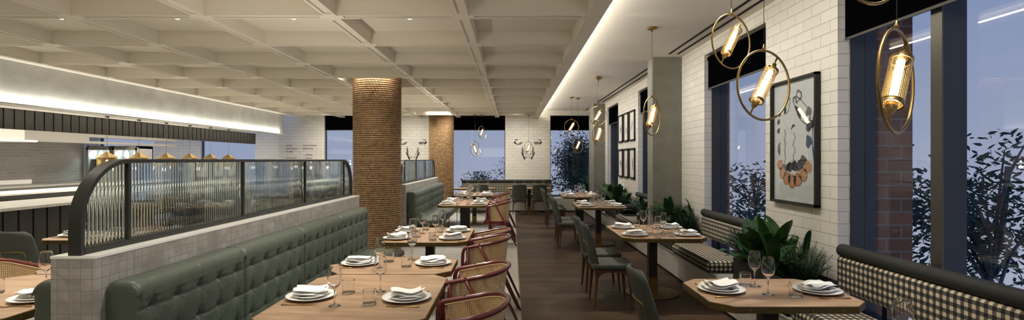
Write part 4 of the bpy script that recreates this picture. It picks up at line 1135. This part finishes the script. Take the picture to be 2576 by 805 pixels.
# ================================================================== pictures, lettering, drawings
t_ = thing('framed_painting', 'tall abstract painting of black marks and orange rings in black frame', 'picture', (2.645, 4.895, 1.785))
def frame_yz(hw, hh, b_, d):
    return MB().box((-d, -hw, hh - b_), (0, hw, hh)).box((-d, -hw, -hh), (0, hw, -hh + b_)).box((-d, -hw, -hh), (0, -hw + b_, hh)).box((-d, hw - b_, -hh), (0, hw, hh))
hw, hh = .395, .585
obj('frame', frame_yz(hw, hh, .022, .045), 'bolster_cloth', t_)
obj('canvas', MB().box((-.012, -hw + .02, -hh + .02), (-.004, hw - .02, hh - .02)), 'paper', t_)
# drawn shapes, in canvas coordinates: u to the viewer's right (toward -Y), v up, both -1..1
def cp(u, v_, lay): return (-.0125 - .0006 * lay, -u * (hw - .03), v_ * (hh - .03))
def blob(mb, u, v_, ru, rv, rot, lay, n=22, wob=.0, inner=None, seed=0):
    rnd = random.Random(seed + int(u * 100) * 7 + int(v_ * 100)); ph = rnd.uniform(0, 6)
    def pt(k, f):
        a_ = 2 * pi * k / n; w = 1 + wob * sin(3 * a_ + ph) + wob * .6 * sin(5 * a_ + ph * 2)
        x, y = ru * f * w * cos(a_), rv * f * w * sin(a_); return (u + x * cos(rot) - y * sin(rot), v_ + x * sin(rot) + y * cos(rot))
    o_ = [cp(*pt(k, 1), lay) for k in range(n)]
    if inner is None: mb.add(o_, [tuple(range(n))])
    else:
        i_ = [cp(*pt(k, inner), lay) for k in range(n)]; mb.add(o_ + i_, [(k, (k + 1) % n, n + (k + 1) % n, n + k) for k in range(n)])
ink, soft, blue, orange = MB(), MB(), MB(), MB()
for (u, v_, ru, rv, rt) in ((-.45, .55, .06, .07, .2), (-.72, .50, .06, .05, 0), (-.78, .36, .07, .045, .3), (-.78, .20, .07, .045, .3), (-.75, -.12, .07, .11, 0), (.66, .46, .13, .07, .1)):
    blob(soft if v_ < 0 or u > 0 else ink, u, v_, ru, rv, rt, 2, wob=.12)
blob(soft, .2, .74, .16, .10, .3, 1, wob=.15, inner=.62); blob(soft, -.35, .62, .18, .12, .5, 1, wob=.1, inner=.80); blob(soft, .35, .50, .45, .16, -.5, 1, wob=.06, inner=.86)
blob(ink, .20, .48, .17, .06, -.6, 2, wob=.2); blob(ink, -.06, .25, .10, .025, .3, 2, wob=.3)
blob(blue, .70, .24, .17, .09, .2, 2, wob=.15); blob(blue, .66, -.02, .13, .10, .1, 2, wob=.15); blob(blue, .86, .05, .05, .38, 0, 2, wob=.1, inner=.5)
for k in range(9): blob(soft, -.45 + .03 * sin(k * 2.1), .18 - k * .065, .018, .045, .1, 2, 8)
for k in range(8): blob(ink, .0 + .05 * sin(k * 1.7), .12 - k * .06, .014, .035, -.3, 2, 8)
for (u, v_, r_) in ((-.50, -.46, .16), (-.25, -.44, .16), (0, -.42, .17), (.25, -.42, .18), (.42, -.33, .17)): blob(ink, u, v_, r_, r_ * .50, 0, 2, wob=.12)
for (u, v_, r_) in ((-.70, -.40, .15), (-.58, -.54, .17), (-.36, -.63, .19), (-.10, -.67, .20), (.16, -.64, .19), (.42, -.56, .18), (.62, -.43, .16)):
    blob(orange, u, v_, r_, r_ * .62, 0, 3, wob=.08)
    blob(ink, u + .04, v_ - .01, r_ * .85, r_ * .5, .2, 4, 22, .1, inner=.93)
for nm, mb, mt in (('ink_marks', ink, 'ink'), ('grey_marks', soft, 'ink_soft'), ('blue_marks', blue, 'ink_blue'), ('orange_rings', orange, 'paint_orange')): obj(nm, mb, mt, t_)
obj('glazing', MB().box((-.024, -hw + .02, -hh + .02), (-.021, hw - .02, hh - .02)), 'window_glass', t_)
# six small pictures
rows_ = ((2.03, 2.70, 'upper'), (1.20, 1.87, 'lower')); cols_ = ((12.48, 13.0, 'left'), (11.88, 12.37, 'middle'), (11.25, 11.78, 'right'))
for z0, z1, rn in rows_:
    for ci, (y0, y1, cn) in enumerate(cols_):
        t_ = thing('small_picture', 'narrow black framed pale ink picture, %s row, %s of the six' % (rn, cn), 'picture', (2.648, (y0 + y1) / 2, (z0 + z1) / 2), group='six small framed pictures')
        a, b_ = (y1 - y0) / 2 - .01, (z1 - z0) / 2
        obj('frame', frame_yz(a, b_, .035, .03), 'bolster_cloth', t_); obj('print', MB().box((-.010, -a + .03, -b_ + .03), (-.004, a - .03, b_ - .03)), 'paper', t_)
        rnd = random.Random(ci + z0 * 10); mb = MB()
        for q in range(3):
            yy, zz = rnd.uniform(-.06, .06), rnd.uniform(-.12, .08); w_, h_ = rnd.uniform(.012, .03), rnd.uniform(.04, .11)
            mb.add([(-.011, yy + w_ * cos(k * pi / 6), zz + h_ * sin(k * pi / 6)) for k in range(12)], [tuple(range(12))])
        obj('ink_figure', mb, 'ink_blue' if ci == 0 else 'ink_soft', t_)
# bull drawings on the far wall (traced outlines)
bull_d = [[(105, 250), (125, 228), (160, 205), (150, 235), (160, 262), (200, 285), (270, 296), (230, 300), (170, 296), (130, 275)],
          [(110, 195), (150, 178), (215, 178), (190, 198), (160, 205), (150, 190)],
          [(755, 250), (735, 228), (700, 205), (715, 235), (690, 262), (680, 298), (710, 292), (735, 272)],
          [(640, 178), (680, 175), (740, 200), (720, 205), (690, 195)], [(560, 232), (600, 235), (700, 232), (690, 240), (600, 243)],
          [(298, 320), (308, 360), (330, 430), (335, 480), (315, 440), (295, 370)], [(275, 455), (300, 480), (345, 560), (375, 600), (370, 640), (340, 625), (318, 570), (285, 500)],
          [(590, 455), (565, 480), (525, 560), (495, 600), (500, 640), (525, 625), (548, 570), (585, 500)], [(560, 345), (560, 380), (540, 440), (520, 480), (530, 430), (545, 370)],
          [(370, 560), (400, 570), (415, 600), (400, 595), (375, 575)], [(495, 560), (465, 572), (440, 605), (455, 600), (485, 575)], [(478, 470), (500, 510), (505, 550), (495, 530)], [(385, 480), (365, 520), (362, 550), (372, 520)]]
bull_s = [[(200, 285), (270, 240), (310, 230), (300, 265), (270, 296)], [(560, 240), (690, 240), (670, 290), (580, 295)], [(290, 380), (330, 440), (345, 560), (300, 490)], [(575, 390), (530, 450), (520, 560), (560, 480)]]
def bull(cx, lab):
    t_ = thing('wall_drawing', lab, 'wall drawing', (cx, YF - .003, 1.61), group='bull head drawings')
    for nm, polys, mt, dy in (('dark_strokes', bull_d, 'ink', -.0008), ('grey_shading', bull_s, 'ink_soft', 0)):
        mb = MB()
        for P_ in polys:
            pts = [((x - 430) * .00144, dy, (402 - (330 + y / 8.94)) / 1320 * 17.0) for x, y in P_]; mb.add(pts, [tuple(range(len(pts)))])
        obj(nm, mb, mt, t_)
bull(.515, 'black bull head drawing painted on white brick between the far windows')
bull(-3.22, 'black bull head drawing partly hidden between the two rope columns')
# cafe lettering
t_ = thing('wall_lettering', 'small black capital menu lettering painted on the far white brick', 'lettering', (0, YF - .004, 0))
for (s_, px, py, wpx, lw) in (('LATTE', 720, 367.5, 16, 'LATTE'), ('MACCHIATO', 720, 375.3, 30, ''), ('FILTRE', 720, 383, 17, ''), ('CHOCOLAT', 719.5, 398.5, 28, ''), ('AUS CHESSEE', 762.5, 367.5, 35, ''), ('SMOOTHIE', 762.5, 375.3, 26, ''), ('PONNE', 769, 391, 17.5, ''), ('carotte', 770, 398.8, 15.5, '')):
    cu = bpy.data.curves.new('text_line', 'FONT'); cu.body = s_; cu.size = .066; cu.extrude = .001; cu.materials.append(MAT['ink'])
    o = bpy.data.objects.new('text_line', cu); COL.objects.link(o); o.parent = t_
    o.location = ((px - 1289) / 1320 * YF, 0, 1.61 + (402 - py) / 1320 * YF); o.rotation_euler = (pi / 2, 0, 0)
    bpy.context.view_layer.update(); k_ = wpx / 1320 * YF / max(.01, o.dimensions.x)
    me = bpy.data.meshes.new_from_object(o.evaluated_get(bpy.context.evaluated_depsgraph_get())); bpy.data.objects.remove(o)
    o = bpy.data.objects.new('text_line', me); COL.objects.link(o); o.parent = t_; o.scale = (k_, 1, 1)
    o.location = ((px - 1289) / 1320 * YF, 0, 1.61 + (402 - py) / 1320 * YF); o.rotation_euler = (pi / 2, 0, 0)

# ================================================================== trees outside
def tree(c, rad, zlo, zhi, n, seed, label, leaf=.088, trunk=True, group='shrubs outside the windows'):
    rnd = random.Random(seed); t_ = thing('outdoor_tree', label, 'tree', c, group=group)
    br = MB(); lf = MB(); H = zhi - zlo
    br.tube(path([(0, 0, zlo - 1.2), (rnd.uniform(-.1, .1), 0, zlo), (rnd.uniform(-.2, .2), .05, zlo + H * .45), (rnd.uniform(-.3, .3), 0, zlo + H * .85)], 4), .03, 6)
    tips = []
    nb = max(10, int(rad * 16))
    for k in range(nb):
        az = rnd.uniform(0, 2 * pi); q = sqrt(rnd.random()); z = zlo + H * rnd.uniform(.05, .75)
        end = Vector((cos(az) * rad * q, sin(az) * rad * q, min(zhi, z + H * rnd.uniform(.1, .5) * (1.25 - q))))
        st = Vector((0, 0, max(zlo, z - H * .25))); mid = st.lerp(end, .5) + Vector((0, 0, .12))
        pp = path([st, mid, end], 4); br.tube(pp, [.018 * (1 - i / len(pp)) + .004 for i in range(len(pp))], 5); tips.append(pp)
    for k in range(n):
        pp = rnd.choice(tips); p = pp[rnd.randrange(2, len(pp))] + Vector([rnd.gauss(0, .14 + rad * .05) for _ in range(3)])
        if p.z > zhi + .1: p.z = zhi - rnd.random() * .3
        a_ = rnd.uniform(0, 2 * pi); d_ = Vector((cos(a_), sin(a_), rnd.uniform(-1.1, .9))).normalized(); s2 = d_.cross(Vector((rnd.gauss(0, 1), rnd.gauss(0, 1), rnd.gauss(0, .5)))).normalized()
        l_ = leaf * rnd.uniform(.7, 1.35); w = l_ * .15
        lf.add([p, p + d_ * l_ * .3 + s2 * w, p + d_ * l_ * .62 + s2 * w * .75, p + d_ * l_, p + d_ * l_ * .62 - s2 * w * .75, p + d_ * l_ * .3 - s2 * w], [(0, 1, 2, 3, 4, 5)], False)
    obj('branches', br, 'bark_outside', t_); obj('foliage', lf, 'leaf_outside', t_)
tree((4.9, 5.35, 0), .95, .1, 1.80, 2300, 1, 'dark leafy tree outside the nearest window, right of the window post')
tree((4.3, 5.9, 0), .6, .1, 1.65, 800, 2, 'dark leafy shrub seen between outside brick and window post', .10)
tree((4.6, 9.9, 0), .95, .1, 1.52, 1150, 3, 'dark leafy tree outside the window left of the painting', .12)
tree((2.4, 19.3, 0), 1.25, .4, 2.72, 8500, 4, 'large leafy tree outside the far right window', .11)
tree((.2, 19.3, 0), .7, .0, 1.9, 2000, 5, 'leafy branches outside the middle far window, beside the drawing wall', .10)
tree((-1.0, 19.3, 0), .9, -.3, 1.1, 2400, 6, 'low shrub outside the middle far window above the far bench', .10)

print('OBJECTS', len(COL.objects))
